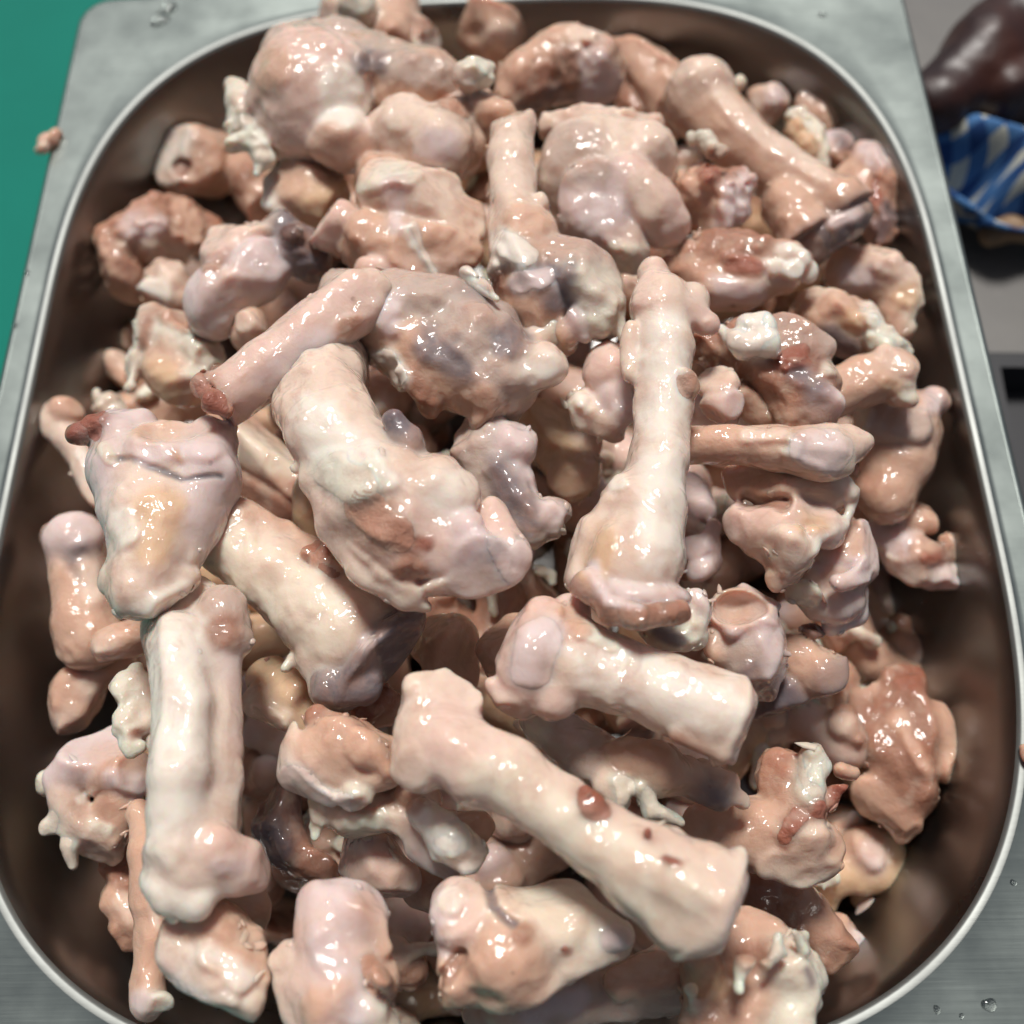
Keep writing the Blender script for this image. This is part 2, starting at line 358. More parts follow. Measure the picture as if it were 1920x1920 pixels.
def support(p, d):
    if p.t == 'c': return max(float(P @ d) + R for P, R in zip(p.P, p.R))
    return float(p.w @ d) + float(np.linalg.norm(p.rr * (p.M @ d)))
def facet(pos, rs, along, size):
    """a shallow planar shave, as a cleaver or an articulation leaves it"""
    while True:
        d = CR @ np.array([rs.randn(), rs.randn(), abs(rs.randn()) * .8 + .3]); d /= np.linalg.norm(d)
        if along is None: break
        d = d - along * float(d @ along); d /= np.linalg.norm(d); break
    s_ = sorted((support(p, d) for p in pos), reverse=True); top = s_[0] if along is not None else s_[min(1, len(s_) - 1)] * .5 + s_[0] * .5
    p = Prim(); p.t = 'x'; p.n = d; p.w = d * (top - size * (rs.uniform(.025, .075) if along is None else rs.uniform(.02, .055))); p.k = rs.uniform(.5, 1.3); p.neg = True; p.part = None; p.rag = 0; p.am = 0; p.facet = True
    return p

SEED = [1]
def bone(name, label, z, prims, vox=0.5, part_labels=None, cat='bone', group='boiled bones heaped in the pan', warp=1.0, shred=None, facets=6):
    WARP[0] = warp
    SEED[0] += 1; seed = SEED[0] * 1.37; z *= 1e-3; h = vox * 1e-3
    prims = [as_patch(p, z) for p in prims]; prims = [p if p.t == 'd' else prep(p, z) for p in prims]; pos = [p for p in prims if not p.neg and p.t != 'd']
    cen = np.array([(p.lo + p.hi) / 2 for p in pos]); u_, s_, vt = np.linalg.svd(cen - cen.mean(0)); WARP[1] = vt[0].astype(np.float32) if len(cen) > 2 else None
    if facets and cat == 'bone':
        frs = np.random.RandomState(SEED[0] + 77); size = float(np.sort(np.max([p.hi for p in pos], 0) - np.min([p.lo for p in pos], 0))[1])
        cuts = [facet([p for p in pos if not p.part] or pos, frs, vt[0] if warp < .9 and len(cen) > 2 else None, size) for _ in range(facets if warp >= .9 else 3)]
        prims = [p for p in prims if not p.part] + cuts + [p for p in prims if p.part]
    lo = np.min([p.lo for p in pos], 0) - 0.002; hi = np.max([p.hi for p in pos], 0) + 0.002
    org = (lo + hi) / 2
    V, Q = polygonise(lambda q: field(prims, q, seed), lo, hi, h)
    def finish(nm, V, Q, mat, parent, own=None):
        f, c = field(prims, V, seed, True)
        if own: a = .65 if 'scrap' in nm or 'gristle' in nm or 'end' in nm else .2; c = c * (1 - a) + a * np.array([p.rgb + (p.meaty,) for p in own]).mean(0)
        me = mesh_np(nm, V - org, Q); a = me.color_attributes.new('Col', 'FLOAT_COLOR', 'POINT'); a.data.foreach_set('color', np.ascontiguousarray(c, np.float32).ravel())
        return link(nm, me, mat, parent)
    o = finish(name, V, Q, M_BONE, None); obj0 = o; o.location = org; tag(o, label, cat, group)
    if vox <= .56 and cat == 'bone':
        me = o.data; Nn = np.empty(len(V) * 3, np.float32); me.vertex_normals.foreach_get('vector', Nn); Nn = Nn.reshape(-1, 3)
        cb = np.empty(len(V) * 4, np.float32); me.color_attributes['Col'].data.foreach_get('color', cb); cb = cb.reshape(-1, 4)
        n = shred if shred is not None else int(min(9, 2 + len(V) * h * h / 8e-5) * (.3 if warp < .9 else 1))
        SV, SF, SC = shreds(V, Nn, cb, n, np.random.RandomState(SEED[0]), org)
        m2 = mesh_np('tissue_shreds', SV - org, SF); a = m2.color_attributes.new('Col', 'FLOAT_COLOR', 'POINT'); a.data.foreach_set('color', np.ascontiguousarray(SC, np.float32).ravel())
        sh = link('tissue_shreds', m2, M_SOFT, o); sh['kind'] = 'stuff'
    parts = []
    for p in prims:
        if p.part and p.part not in parts: parts.append(p.part)
    for pn in parts:
        pp = [p for p in prims if p.part == pn]
        plo = np.min([p.lo for p in pp], 0) - 0.003; phi = np.max([p.hi for p in pp], 0) + 0.003
        if any(p.t == 'x' for p in pp):
            x = [p for p in pp if p.t == 'x'][0]; plo, phi = x.w - 0.016, x.w + 0.016
        def fp(q):
            f = field(prims, q, seed) - 0.00007
            d = None
            for p in pp:
                if p.t == 'd': pix, dep = project(q); e = patch_dist(p, q, pix, dep, seed)
                else: e = np.abs(dist(p, q)) - 0.0006 if p.neg else dist(p, q)
                d = e if d is None else np.minimum(d, e)
            d = d - 0.0003 + vnoise(q, 260, seed + 2) * 0.0005
            return smax(f, d, 0.0006)
        Vp, Qp = polygonise(fp, plo, phi, h)
        if len(Qp) < 20: print('EMPTY PART', name, pn); continue
        finish(pn.split(':')[0], Vp, Qp, M_SOFT, o, pp)
    return o
# ------------------------------------------------------------------ the setting: counter and cloth under the pan
PW, PL, PR, PN, PD = 0.1225, 0.1517, 0.118, 2.9, 0.0091         # opening half width, half length, corner, exponent, flange
ZT = -0.066                                                       # table top below the rim
def grid_sheet(x0, x1, y0, y1, nx, ny, zf):
    X_, Y_ = np.meshgrid(np.linspace(x0, x1, nx), np.linspace(y0, y1, ny), indexing='ij'); Z_ = zf(X_, Y_)
    V = np.stack([X_, Y_, Z_], -1).reshape(-1, 3); i = np.arange(nx * ny).reshape(nx, ny)
    return V, np.stack([i[:-1, :-1], i[1:, :-1], i[1:, 1:], i[:-1, 1:]], -1).reshape(-1, 4)
V, Q = grid_sheet(-1.6, 1.6, -1.2, 1.6, 5, 5, lambda x, y: x * 0 + ZT - 0.004)
tag(link('counter_top', mesh_np('counter_top', V, Q), plain_mat('grey_counter', (.135, .13, .125), (.18, .172, .16), 14, .42, .1)), 'worn grey metal counter under the pan', None, None, 'structure')
V, Q = grid_sheet(-1.5, -0.02, -1.0, 1.4, 150, 160, lambda x, y: ZT + 0.0005 + 0.0016 * (1 + np.sin(x * 23 + 1.7 * np.sin(y * 9) + y * 14)) * np.clip((-x - .16) * 12, 0, 1))
tag(link('table_cover', mesh_np('table_cover', V, Q), plain_mat('green_plastic_cloth', (.001, .17, .125), (.002, .195, .145), 9, .95, .12, 0, 160)),
    'plain bright green plastic cover spread left of the pan', 'table cover')

# ------------------------------------------------------------------ the steel pan
def loop_in(off, n=240):
    t = np.linspace(0, 2 * np.pi, n, endpoint=False); c, s = np.cos(t), np.sin(t)
    d = np.stack([c, s], 1); lo, hi = np.zeros(n), np.full(n, .4)
    def val(r):
        q = d * r[:, None]; a = np.abs(q) - np.array([PW - PR, PL - PR])
        return (np.maximum(a, 1e-9) ** PN).sum(1) ** (1 / PN) - PR + np.minimum(a.max(1), 0) - off
    for _ in range(40):
        m = (lo + hi) / 2; k = val(m) < 0; lo = np.where(k, m, lo); hi = np.where(k, hi, m)
    return d * lo[:, None]
def loop_out(off, n=240, rc=0.011):
    t = np.linspace(0, 2 * np.pi, n, endpoint=False)
    inner = loop_in(0, n); ang = np.arctan2(inner[:, 1], inner[:, 0]); d = np.stack([np.cos(ang), np.sin(ang)], 1)
    hw, hl = PW + PD, PL + PD - 0.0005; lo, hi = np.zeros(n), np.full(n, .4)
    for _ in range(40):
        m = (lo + hi) / 2; a = np.abs(d * m[:, None]) - np.array([hw - rc, hl - rc])
        k = np.linalg.norm(np.maximum(a, 0), axis=1) + np.minimum(a.max(1), 0) - rc - off < 0; lo = np.where(k, m, lo); hi = np.where(k, hi, m)
    return d * lo[:, None]
def strip(rings):
    n = len(rings[0]); V = np.concatenate(rings); F = []
    for r in range(len(rings) - 1):
        i = np.arange(n); j = (i + 1) % n; F.append(np.stack([r * n + i, r * n + j, (r + 1) * n + j, (r + 1) * n + i], 1))
    return V, np.concatenate(F)
def ring(xy, z): return np.concatenate([xy, np.full((len(xy), 1), z)], 1)
N = 360
top = 0.0
prof = [(-.040, -.0640), (-.022, -.0640), (-.0140, -.0620), (-.0095, -.0560), (-.0070, -.0440), (-.0046, -.022), (-.0026, -.0075), (-.0017, -.0034), (-.0008, -.0013), (-.0003, -.0006), (.0001, -.00035), (.0012, -.0003)]
rings = [ring(loop_in(a, N), z) for a, z in prof[:9]]
V, F = strip(rings)
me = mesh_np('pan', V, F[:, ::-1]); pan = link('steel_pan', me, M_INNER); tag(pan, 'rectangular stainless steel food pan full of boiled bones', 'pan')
bead = [ring(loop_in(a, N), z) for a, z in prof[8:]]; V, F = strip(bead); link('rolled_rim', mesh_np('rolled_rim', V, F[:, ::-1]), M_RIM, pan)
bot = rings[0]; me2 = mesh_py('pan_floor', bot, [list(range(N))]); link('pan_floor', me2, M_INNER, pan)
a_in = loop_in(.0011, N); o1 = loop_out(-.0016, N)
# the flat flange, a touch below the rolled bead, then its turned-down outer lip
fl = [ring(a_in, -.0003)] + [ring(a_in * (1 - u) + o1 * u, -.0005) for u in np.linspace(.12, 1, 8)]
V, F = strip(fl); link('flange', mesh_np('flange', V, F[:, ::-1]), M_STEEL, pan)
lip = [ring(loop_out(d, N), z) for d, z in ((-.0017, -.0004), (-.0008, -.0003), (-.0002, -.0008), (.0002, -.0018), (.0003, -.0075), (-.0006, -.0085), (-.0014, -.0075))]
V, F = strip(lip); link('flange_lip', mesh_np('flange_lip', V, F[:, ::-1]), M_STEEL, pan)
# underside shell so that the pan is solid from outside
out = [ring(loop_in(a + .0016, N), z - .0012) for a, z in prof[:-2]]
V, F = strip(out); link('outer_shell', mesh_np('outer_shell', V, F), M_STEEL, pan)
# ------------------------------------------------------------------ the bones (photo points, radii in photo pixels, heights in mm over the rim)
# --- far end of the heap
bone('knuckle_bone', 'largest smooth rounded knuckle at the far left, white fat hanging off it', 24, [
    E('pink', 585, 185, 118, 132, 20, 2, 105), E('ivory', 645, 190, 46, 66, 15, 8), C('tan', (690, 140, 66, -2), (790, 170, 82, 0), (880, 215, 60, -4)), C('gtan', (700, 100, 40, 8), (800, 130, 36, 8), (870, 170, 34, 8)), E('tan', 510, 130, 36, 50, 20, 10), E('tan', 640, 275, 66, 40, 20, 10), E('grey', 700, 115, 30, 24, 0, 10),
    E('pink', 650, 265, 72, 58, 10, 2), C('pale', (750, 240, 60, 4), (820, 270, 60, 6), (870, 235, 50)), E('cart', 815, 275, 48, 42, 0, 16), C('tan', (720, 330, 45, 0), (800, 320, 50, 0), (870, 280, 46)),
    C('gtan', (540, 95, 50, -2), (640, 80, 46, -4), (700, 100, 40, -2)), C('tan', (900, 215, 42, 2), (935, 215, 30, 6)),
    C('fat', (452, 178, 27, -2), (468, 240, 27), (492, 300, 20), part='fat_flap', rag=1.0), C('fat', (445, 275, 15), (478, 262, 17), part='fat_flap', rag=.8), C('fat', (486, 322, 9), (490, 300, 12), part='fat_flap'),
    C('fat', (880, 150, 24, 12), (905, 138, 22, 13), (928, 128, 10, 13), part='fat_flap:2', rag=1.0), E('meat', 850, 195, 40, 18, 30, 18, part='meat_scrap')], facets=0)
bone('joint_bone', 'pale lumpy bone piece against the far wall beside the largest knuckle', -2, [
    C('pale', (650, 30, 58), (720, 55, 62), (800, 95, 42)), E('fat', 672, 18, 40, 36, 0, 12, part='fat_flap'), E('ivory', 808, 75, 32, 28, 0, 8), C('tan', (745, 20, 42, 4), (735, 70, 36, 8)), E('brown', 795, 48, 24, 20, 0, 8, rag=.6)], vox=.6)
bone('bone_stub', 'blunt tan stub standing alone against the middle of the far wall', -10, [
    C('tan', (920, 5, 56, 6), (920, 60, 60), (930, 100, 50, -8)), X('tan', 890, -8, -75, 25), E('pale', 940, 70, 30, 26, 0, 10)], vox=.6)
bone('purplish_bone', 'purplish brown ridged lump behind the wide flat joint', 8, [
    C('tan', (950, 185, 28), (985, 150, 52), (1050, 120, 68), (1110, 130, 62)), C('grey', (1000, 195, 32, 10), (1060, 195, 38, 10), (1110, 190, 36, 8)), C('cart', (1075, 100, 18, 16), (1095, 150, 20, 18), (1105, 195, 16, 18), k=1),
    C('cart', (1120, 100, 20, 13), (1140, 150, 22, 14), (1140, 190, 18, 12), k=1), E('brown', 1065, 125, 22, 40, -20, 15, part='meat_scrap'), C('brown', (985, 165, 20, 13), (1030, 130, 18, 15)), C('pale', (1080, 68, 20, 6), (1110, 62, 18, 6), rag=.6)])
bone('bone_stub', 'tan shank with a square cut end leaning on the far right wall', -10, [
    C('tan', (1165, 45, 50), (1220, 120, 52), (1265, 210, 55, -6)), X('tan', 1130, 25, -150, 10), C('fat', (1195, 15, 16, 8), (1205, 50, 16, 9)), C('brown', (1190, 170, 36, -8), (1180, 230, 30, -8))], vox=.6)
bone('shank_bone', 'longest tan shank at the far right, flaring to a grey blue end', 8, [
    E('pale', 1318, 165, 62, 58, 0, 4), C('tan', (1310, 190, 66), (1370, 250, 58), (1450, 320, 52), (1530, 375, 56)), C('tan', (1500, 350, 50), (1580, 375, 44, 4), (1635, 385, 26, 4)),
    C('tan', (1480, 385, 54), (1510, 440, 50), (1500, 470, 36)), X('grey', 1568, 412, 60, 8, 0, k=.5), C('pale', (1350, 180, 20, 13), (1450, 262, 24, 15), (1540, 325, 20, 16), k=3), E('grey', 1562, 428, 84, 44, -30, -1, 50, part='cartilage_end', k=.8), E('grey', 1520, 466, 44, 36, -20, -4, part='cartilage_end'), C('cart', (1600, 405, 14, 9), (1560, 425, 14, 10)), E('fat', 1388, 155, 12, 16, 0, 2)], warp=.5, facets=0)
bone('meaty_lump', 'ragged meaty lump with white shreds below the longest tan shank', 15, [
    E('meat', 1340, 350, 74, 76, 0, 0, rag=1.2), E('cart', 1395, 370, 46, 52, 0, 8, rag=.5), E('tan', 1300, 320, 40, 46, 0, 8, rag=.8), E('brown', 1358, 305, 36, 30, 0, 12, rag=.8), E('cart', 1375, 405, 40, 30, 0, 6),
    C('fat', (1305, 262, 15, 6), (1335, 262, 20, 8), (1355, 285, 16, 9), part='fat_flap', rag=1.4), C('tan', (1300, 400, 30), (1340, 410, 34)), E('red', 1330, 330, 18, 15, 0, 16)])
bone('small_joint', 'small whitish knob nearest the far right corner wall', -16, [E('pale', 1440, 195, 38, 36), E('cart', 1452, 180, 26, 24, 0, 6), C('tan', (1420, 180, 22), (1440, 215, 26))], vox=.6)
bone('small_joint', 'small tan peg behind the yellow fat scrap', -16, [C('tan', (1520, 195, 32), (1530, 235, 34)), X('cart', 1515, 172, -100, 50, 5), E('brown', 1545, 215, 24, 30)], vox=.6)
bone('fat_scrap', 'yellowish ragged fat scrap in the far right of the pan', -9, [C('fat', (1500, 225, 24), (1515, 260, 28), (1530, 300, 24), rag=1.5), C('gel', (1495, 245, 20, 3), (1510, 275, 20, 4), rag=1.0)], vox=.55, cat='scrap')
bone('small_joint', 'purplish round knob right of the yellow fat scrap', -14, [E('cart', 1568, 268, 36, 34), E('tan', 1562, 295, 34, 28), E('grey', 1585, 262, 18, 22, 0, 8)], vox=.6)
bone('meaty_lump', 'reddish meaty lump tight against the far right wall', -8, [
    C('meat', (1625, 300, 34), (1655, 350, 46), (1660, 410, 46), rag=1.0), C('cart', (1625, 285, 22, 8), (1650, 300, 20, 8)), C('tan', (1600, 330, 36), (1620, 380, 40)), C('grey', (1670, 400, 22, 9), (1650, 440, 22, 9)), C('red', (1648, 330, 10, 14), (1640, 380, 10, 15))], vox=.55)
bone('flat_joint', 'wide flat pale joint in the middle of the far half', 19, [
    E('pale', 1130, 330, 128, 112, 0, 0, 75), E('gtan', 1080, 290, 66, 60, 0, 8), E('pale', 1190, 290, 76, 66, 0, 4), C('cart', (1110, 370, 68, 6), (1130, 420, 56, 2)), C('pink', (1170, 350, 60, 4), (1225, 395, 58, 2), (1250, 420, 46, 0)), C('gtan', (1080, 440, 46, 0), (1165, 460, 48, 0), (1190, 485, 30, 0)),
    C('pale', (1200, 340, 26, 18), (1230, 395, 24, 15)), E('cart', 1120, 400, 60, 36, 10, 13), C('pale', (1030, 240, 28, 2), (1120, 225, 30, 4), (1210, 235, 26, 0), rag=.8), E('fat', 1178, 478, 34, 30, 0, 6)])
bone('upright_bone', 'slim upright bone in the middle ending in a ragged grey and white foot', 34, [
    E('pale', 968, 222, 38, 26, 0, 0), C('pale', (968, 235, 42), (962, 300, 43), (958, 370, 44), (975, 430, 52)), E('pale', 1012, 385, 20, 26, 0, 2), C('pale', (922, 395, 14, 0), (935, 445, 26, 0)), C('tan', (985, 450, 66), (985, 510, 62), (1010, 570, 54)),
    C('gtan', (1040, 500, 55), (1110, 520, 62, 2), (1120, 580, 56)), C('fat', (1090, 525, 34, 6), (1130, 545, 42, 4), (1120, 595, 34, 2), rag=.6), C('fat', (1145, 515, 20, 4), (1182, 512, 7, 4), rag=.4), C('fat', (1160, 600, 20, 0), (1172, 625, 10, 0)), C('cart', (1080, 600, 24, 2), (1090, 625, 16, 0)), C('tan', (1010, 590, 38), (1045, 640, 28, -6), (1060, 618, 24)),
    C('ivory', (945, 455, 24, 12), (990, 480, 22, 13), part='tendon_flap'), C('ivory', (862, 505, 10, 6), (895, 495, 24, 10), (930, 478, 24, 12), part='tendon_flap'), C('ivory', (870, 520, 10, 4), (900, 545, 12, 6), (928, 560, 8, 8), part='tendon_flap:2'),
    E('cart', 1000, 525, 48, 22, -8, 17, 16, part='cartilage_face'), E('grey', 1045, 545, 40, 46, 0, 9), E('grey', 1030, 505, 46, 20, 10, 16), E('red', 925, 515, 24, 26, 0, 10)])
bone('lumpy_joint', 'lumpy tan joint with a pale ribbon left of the slim upright bone', 26, [
    E('pink', 628, 425, 62, 52, 0, 0), E('tan', 740, 370, 74, 76, 0, 2), C('pale', (720, 345, 55, 4), (800, 370, 66, 4), (860, 420, 52, 0)), C('tan', (690, 450, 56), (780, 470, 60, 2), (860, 460, 45)), E('tan', 890, 395, 26, 22, 20),
    C('pink', (690, 510, 30, 2), (760, 500, 38, 0), (840, 500, 34, -2)), C('ivory', (775, 420, 9, 15), (790, 465, 9, 16), (812, 510, 8, 14), k=.8, part='tendon_flap'), C('fat', (680, 355, 13, 8), (720, 325, 20, 9), (760, 330, 24, 12)), C('cart', (735, 355, 24, 16), (745, 400, 20, 16), k=1.5), E('meat', 655, 470, 26, 20, 0, 9)])
bone('smooth_joint', 'smooth tan lobe tucked under the largest knuckle', 14, [E('tan', 575, 350, 76, 68, 35), C('ivory', (512, 330, 18, 2), (510, 372, 18, 2), (535, 400, 16)), E('gel', 605, 380, 60, 52, 0, 0)], vox=.6)
bone('ring_bone', 'round cut bone showing a pale ring with a dark hole by the left wall', -22, [
    C('tan', (395, 310, 62, -6), (355, 300, 64, 2)), X('ivory', 360, 297, 190, 62, 9, part='cut_face'), E('red', 347, 310, 15, 14, 0, 8, 20, neg=True), C('tan', (310, 340, 18, 2), (335, 345, 22, 2)), C('brown', (292, 250, 18, 4), (305, 285, 18, 2), rag=.8), E('grey', 305, 248, 15, 14, 0, 7)], vox=.55)
bone('bone_stub', 'dull brown stub between the pale ring and the largest knuckle', -20, [C('tan', (455, 310, 40), (480, 350, 42), (500, 390, 40)), E('brown', 462, 330, 30, 34, 0, 4)], vox=.7)
# --- left side
bone('meaty_lump', 'broad brownish meaty lump along the far left wall', -14, [
    C('meat', (225, 470, 52), (300, 430, 60), (380, 405, 52), (450, 400, 44, -4), rag=1.0), C('tan', (215, 500, 46), (240, 550, 40, -4)), C('pale', (300, 450, 32, 9), (330, 470, 30, 10), (300, 500, 30, 8)), C('cart', (250, 425, 22, 8), (290, 420, 22, 9)),
    C('brown', (235, 480, 18, 10), (250, 520, 18, 8)), C('tan', (350, 390, 26, 7), (360, 430, 26, 8)), E('meat', 445, 385, 30, 24, 0, 6, rag=.8)], vox=.55)
bone('white_knob', 'small glossy white knob under the broad brownish lump', -2, [C('ivory', (272, 540, 22), (305, 555, 28)), C('tan', (310, 520, 36, -4), (340, 560, 36, -4)), C('pale', (320, 500, 26, 0), (325, 530, 24, 0))], vox=.55)
bone('condyle_bone', 'two lobed lavender knuckle with a dark purple cap on the left', 16, [
    E('cart', 405, 565, 62, 74, 25, 0, 62), E('cart', 492, 510, 56, 66, 20, 3, 58), E('pink', 440, 475, 66, 56, -20, 2), C('pale', (420, 440, 32, 4), (470, 430, 28, 6), (500, 425, 24, 6), rag=.5), E('pink', 455, 545, 50, 44, -40, 4), C('brown', (395, 500, 10, 16), (420, 490, 9, 17), (412, 505, 7, 17), k=.8),
    C('grey', (530, 430, 34, 4), (565, 470, 46, 2), (585, 500, 34, 0), part='gristle_cap', rag=.6), E('dark', 550, 440, 24, 20, 0, 9, part='gristle_cap')], vox=.5)
bone('fatty_lump', 'whitish fatty lump below the lavender knuckle', 6, [
    E('fat', 300, 625, 50, 56, 0, 0, rag=.8), C('fat', (340, 620, 44, 2), (380, 650, 36, 4), rag=.6), C('meat', (310, 590, 18, 9), (340, 600, 16, 10), rag=1), C('fat', (262, 660, 24, 0), (250, 715, 18, 0), rag=1.0), C('tan', (320, 680, 52), (350, 720, 46)),
    C('gel', (300, 690, 28, 8), (310, 730, 28, 6)), C('fat', (365, 690, 24, 10), (400, 680, 18, 10), rag=.8), C('brown', (280, 600, 14, 8), (270, 640, 10, 8))], vox=.5)
bone('small_joint', 'small tan lobe peeping out under the finger shaped bone', 14, [E('tan', 475, 620, 36, 44, 20), E('pale', 465, 605, 22, 24, 0, 5)], vox=.6)
bone('deep_bone', 'dim tan knob in the shadow of the left wall', -34, [C('tan', (215, 690, 34), (240, 720, 40), (200, 700, 30)), E('pale', 225, 670, 24, 20, 0, 4)], vox=.7)
bone('fat_scrap', 'white scrap between the left wall and the saddle topped bone', -12, [C('fat', (175, 745, 15), (192, 760, 20), (215, 772, 20), rag=1.2)], vox=.5, cat='scrap')
bone('thin_bone', 'thin pale bone with a knobbed head along the left wall', -8, [
    C('pale', (112, 785, 36), (130, 820, 30), (160, 880, 26), (185, 935, 24)), E('tan', 128, 770, 36, 28, 20, 3), E('pale', 95, 800, 20, 24, 0, 2), C('ivory', (150, 850, 10, 7), (180, 920, 10, 7), k=2)], vox=.55, warp=.5)
bone('shank_bone', 'stumpy tan shank with a purplish head against the left wall', -6, [
    E('cart', 138, 1010, 60, 50, 0, 4), C('tan', (140, 1020, 58), (150, 1090, 52), (160, 1160, 56), (170, 1200, 60)), C('grey', (150, 1040, 26, 12), (180, 1070, 22, 12)), C('pale', (170, 1060, 22, 13), (180, 1120, 20, 13), k=3), E('tan', 92, 1010, 22, 26, 0, 2)], vox=.55, warp=.5)
bone('small_joint', 'round tan knob low against the left wall', -14, [E('tan', 150, 1305, 54, 58), C('tan', (190, 1260, 40), (215, 1235, 40)), E('gtan', 130, 1350, 40, 36), E('pale', 165, 1285, 26, 26, 0, 10)], vox=.6)
bone('small_joint', 'small tan lump wedged between the left wall knob and the vertical shank', 4, [C('tan', (205, 1215, 34), (240, 1200, 42)), E('pale', 195, 1220, 20, 24, 0, 4)], vox=.6)
bone('fat_scrap', 'ragged cream fat scrap hanging left of the vertical shank', 17, [
    C('fat', (255, 1245, 14), (240, 1300, 30), (238, 1360, 30), (250, 1395, 18), rag=1.0), C('pale', (262, 1290, 34, -2), (272, 1350, 30, -2)), C('fat', (255, 1410, 10), (270, 1400, 14)), E('red', 262, 1375, 16, 14, 0, 8)], vox=.45, cat='scrap')
bone('hollow_bone', 'hollow pale bone with an orange pit low on the left wall', -4, [
    C('cart', (120, 1470, 40, 0), (160, 1420, 46, 2), (215, 1400, 50, 0)), C('pale', (125, 1500, 40, 0), (150, 1560, 42, -2), (200, 1590, 36, -6)), C('tan', (200, 1440, 52), (250, 1440, 46, 2)), C('cart', (205, 1462, 20, 10), (270, 1478, 24, 8)), C('tan', (220, 1510, 46, -2), (205, 1560, 42, -4)),
    E('brown', 165, 1512, 36, 30, -40, 5, 22, neg=True, k=1.2, geo=True), C('ivory', (150, 1500, 7, 6), (172, 1482, 7, 7), k=.8), C('fat', (175, 1545, 12, 7), (200, 1555, 14, 8), k=1), C('fat', (110, 1530, 18, 0), (92, 1550, 20, -1), part='fat_drip'), C('fat', (130, 1580, 16, -2), (135, 1620, 12, -4), part='fat_drip:2'), E('fat', 85, 1475, 24, 22, 0, -4)], vox=.5)
bone('meaty_lump', 'dim reddish lump deep under the hollow pale bone', -20, [C('brown', (210, 1620, 36), (240, 1650, 36), rag=.8), C('tan', (215, 1690, 36), (245, 1720, 40)), E('pale', 235, 1705, 24, 26, 0, 8), C('tan', (182, 1695, 12), (205, 1690, 20)), E('meat', 230, 1755, 34, 30)], vox=.6)
bone('thin_bone', 'thin tan rod bone standing left of the vertical shank foot', 6, [
    C('tan', (262, 1525, 26, -4), (275, 1600, 34), (290, 1690, 40), (290, 1760, 38), (278, 1840, 32), (282, 1880, 34)), E('fat', 300, 1885, 26, 22, 0, 4), C('pale', (285, 1650, 14, 9), (295, 1740, 14, 10), k=3), E('cart', 265, 1878, 22, 26, 0, 6)], vox=.5, warp=.5)
bone('saddle_bone', 'saddle topped bone with two horns and a dark seam on the left', 37, [
    C('cart', (225, 830, 58), (230, 880, 62), (255, 960, 62), (270, 1040, 62)), C('cart', (395, 835, 50), (385, 890, 62), (345, 970, 66), (320, 1040, 56)), C('pale', (305, 870, 84), (300, 960, 88), (290, 1040, 76), (280, 1085, 80)), E('gel', 295, 990, 52, 74, 5, 8), C('cart', (255, 800, 34, 0), (215, 805, 38, -2)), C('cart', (400, 810, 34), (428, 800, 16)),
    C('pale', (215, 1080, 34, 2), (270, 1105, 56, 2), (345, 1090, 36, 0)), C('ivory', (240, 1130, 26, 3), (300, 1135, 28, 4), (340, 1110, 22, 2)), E('tan', 330, 770, 88, 62, -5, 10, 70, neg=True, k=1.5), C('grey', (208, 868, 6, 15), (260, 862, 5, 19), (305, 885, 5, 20), (345, 905, 5, 20), (420, 903, 5, 14), neg=True, k=.8),
    C('cart', (250, 840, 24, 14), (320, 850, 22, 17), (400, 850, 24, 12), k=2), C('ivory', (228, 980, 24, 12), (240, 1010, 22, 12)), C('pale', (355, 1050, 12, 2), (358, 1020, 12, 2)), C('red', (160, 812, 24, 3), (186, 800, 26, 4), (190, 824, 18, 4), rag=1.4, part='meat_scrap', k=.8), C('fat', (185, 840, 12, 6), (205, 868, 12, 8)), C('tan', (330, 855, 10, 22), (342, 868, 9, 22), k=.8), E('cart', 432, 888, 14, 22, 0, 2)], vox=.45, facets=1)
bone('shank_bone', 'thick cream shank slanting right to a grey gristle end', 24, [
    C('pale', (415, 985, 66), (440, 1010, 72), (520, 1078, 78), (600, 1150, 88), (650, 1192, 92)), C('bone', (450, 1040, 62, 6), (530, 1110, 66, 8), (600, 1180, 60, 6), k=4), C('tan', (440, 970, 40, 4), (530, 1010, 36, 0), (610, 1060, 44, 0)), C('tan', (620, 1100, 70, 0), (710, 1140, 54, 0), (760, 1160, 36, 0)), C('pale', (600, 1230, 52), (610, 1290, 34, 0), (640, 1300, 34)),
    E('grey', 706, 1232, 46, 128, 42, 1, 92, part='gristle_end', k=1), X('grey', 722, 1248, 42, 38, 4, part='gristle_end', k=1), C('cart', (690, 1210, 16, 9), (700, 1260, 14, 9)), C('grey', (620, 1285, 40, 2), (680, 1285, 36, 2), part='gristle_end'), E('red', 602, 1040, 34, 24, -40, 7, 24, rag=1.0, geo=True, k=1, part='meat_scrap'), C('meat', (580, 1030, 18, 8), (625, 1075, 18, 8), geo=True, rag=.8, part='meat_scrap'), C('fat', (540, 1235, 10, 0), (530, 1255, 8, 0))], vox=.48, warp=.5, facets=0)
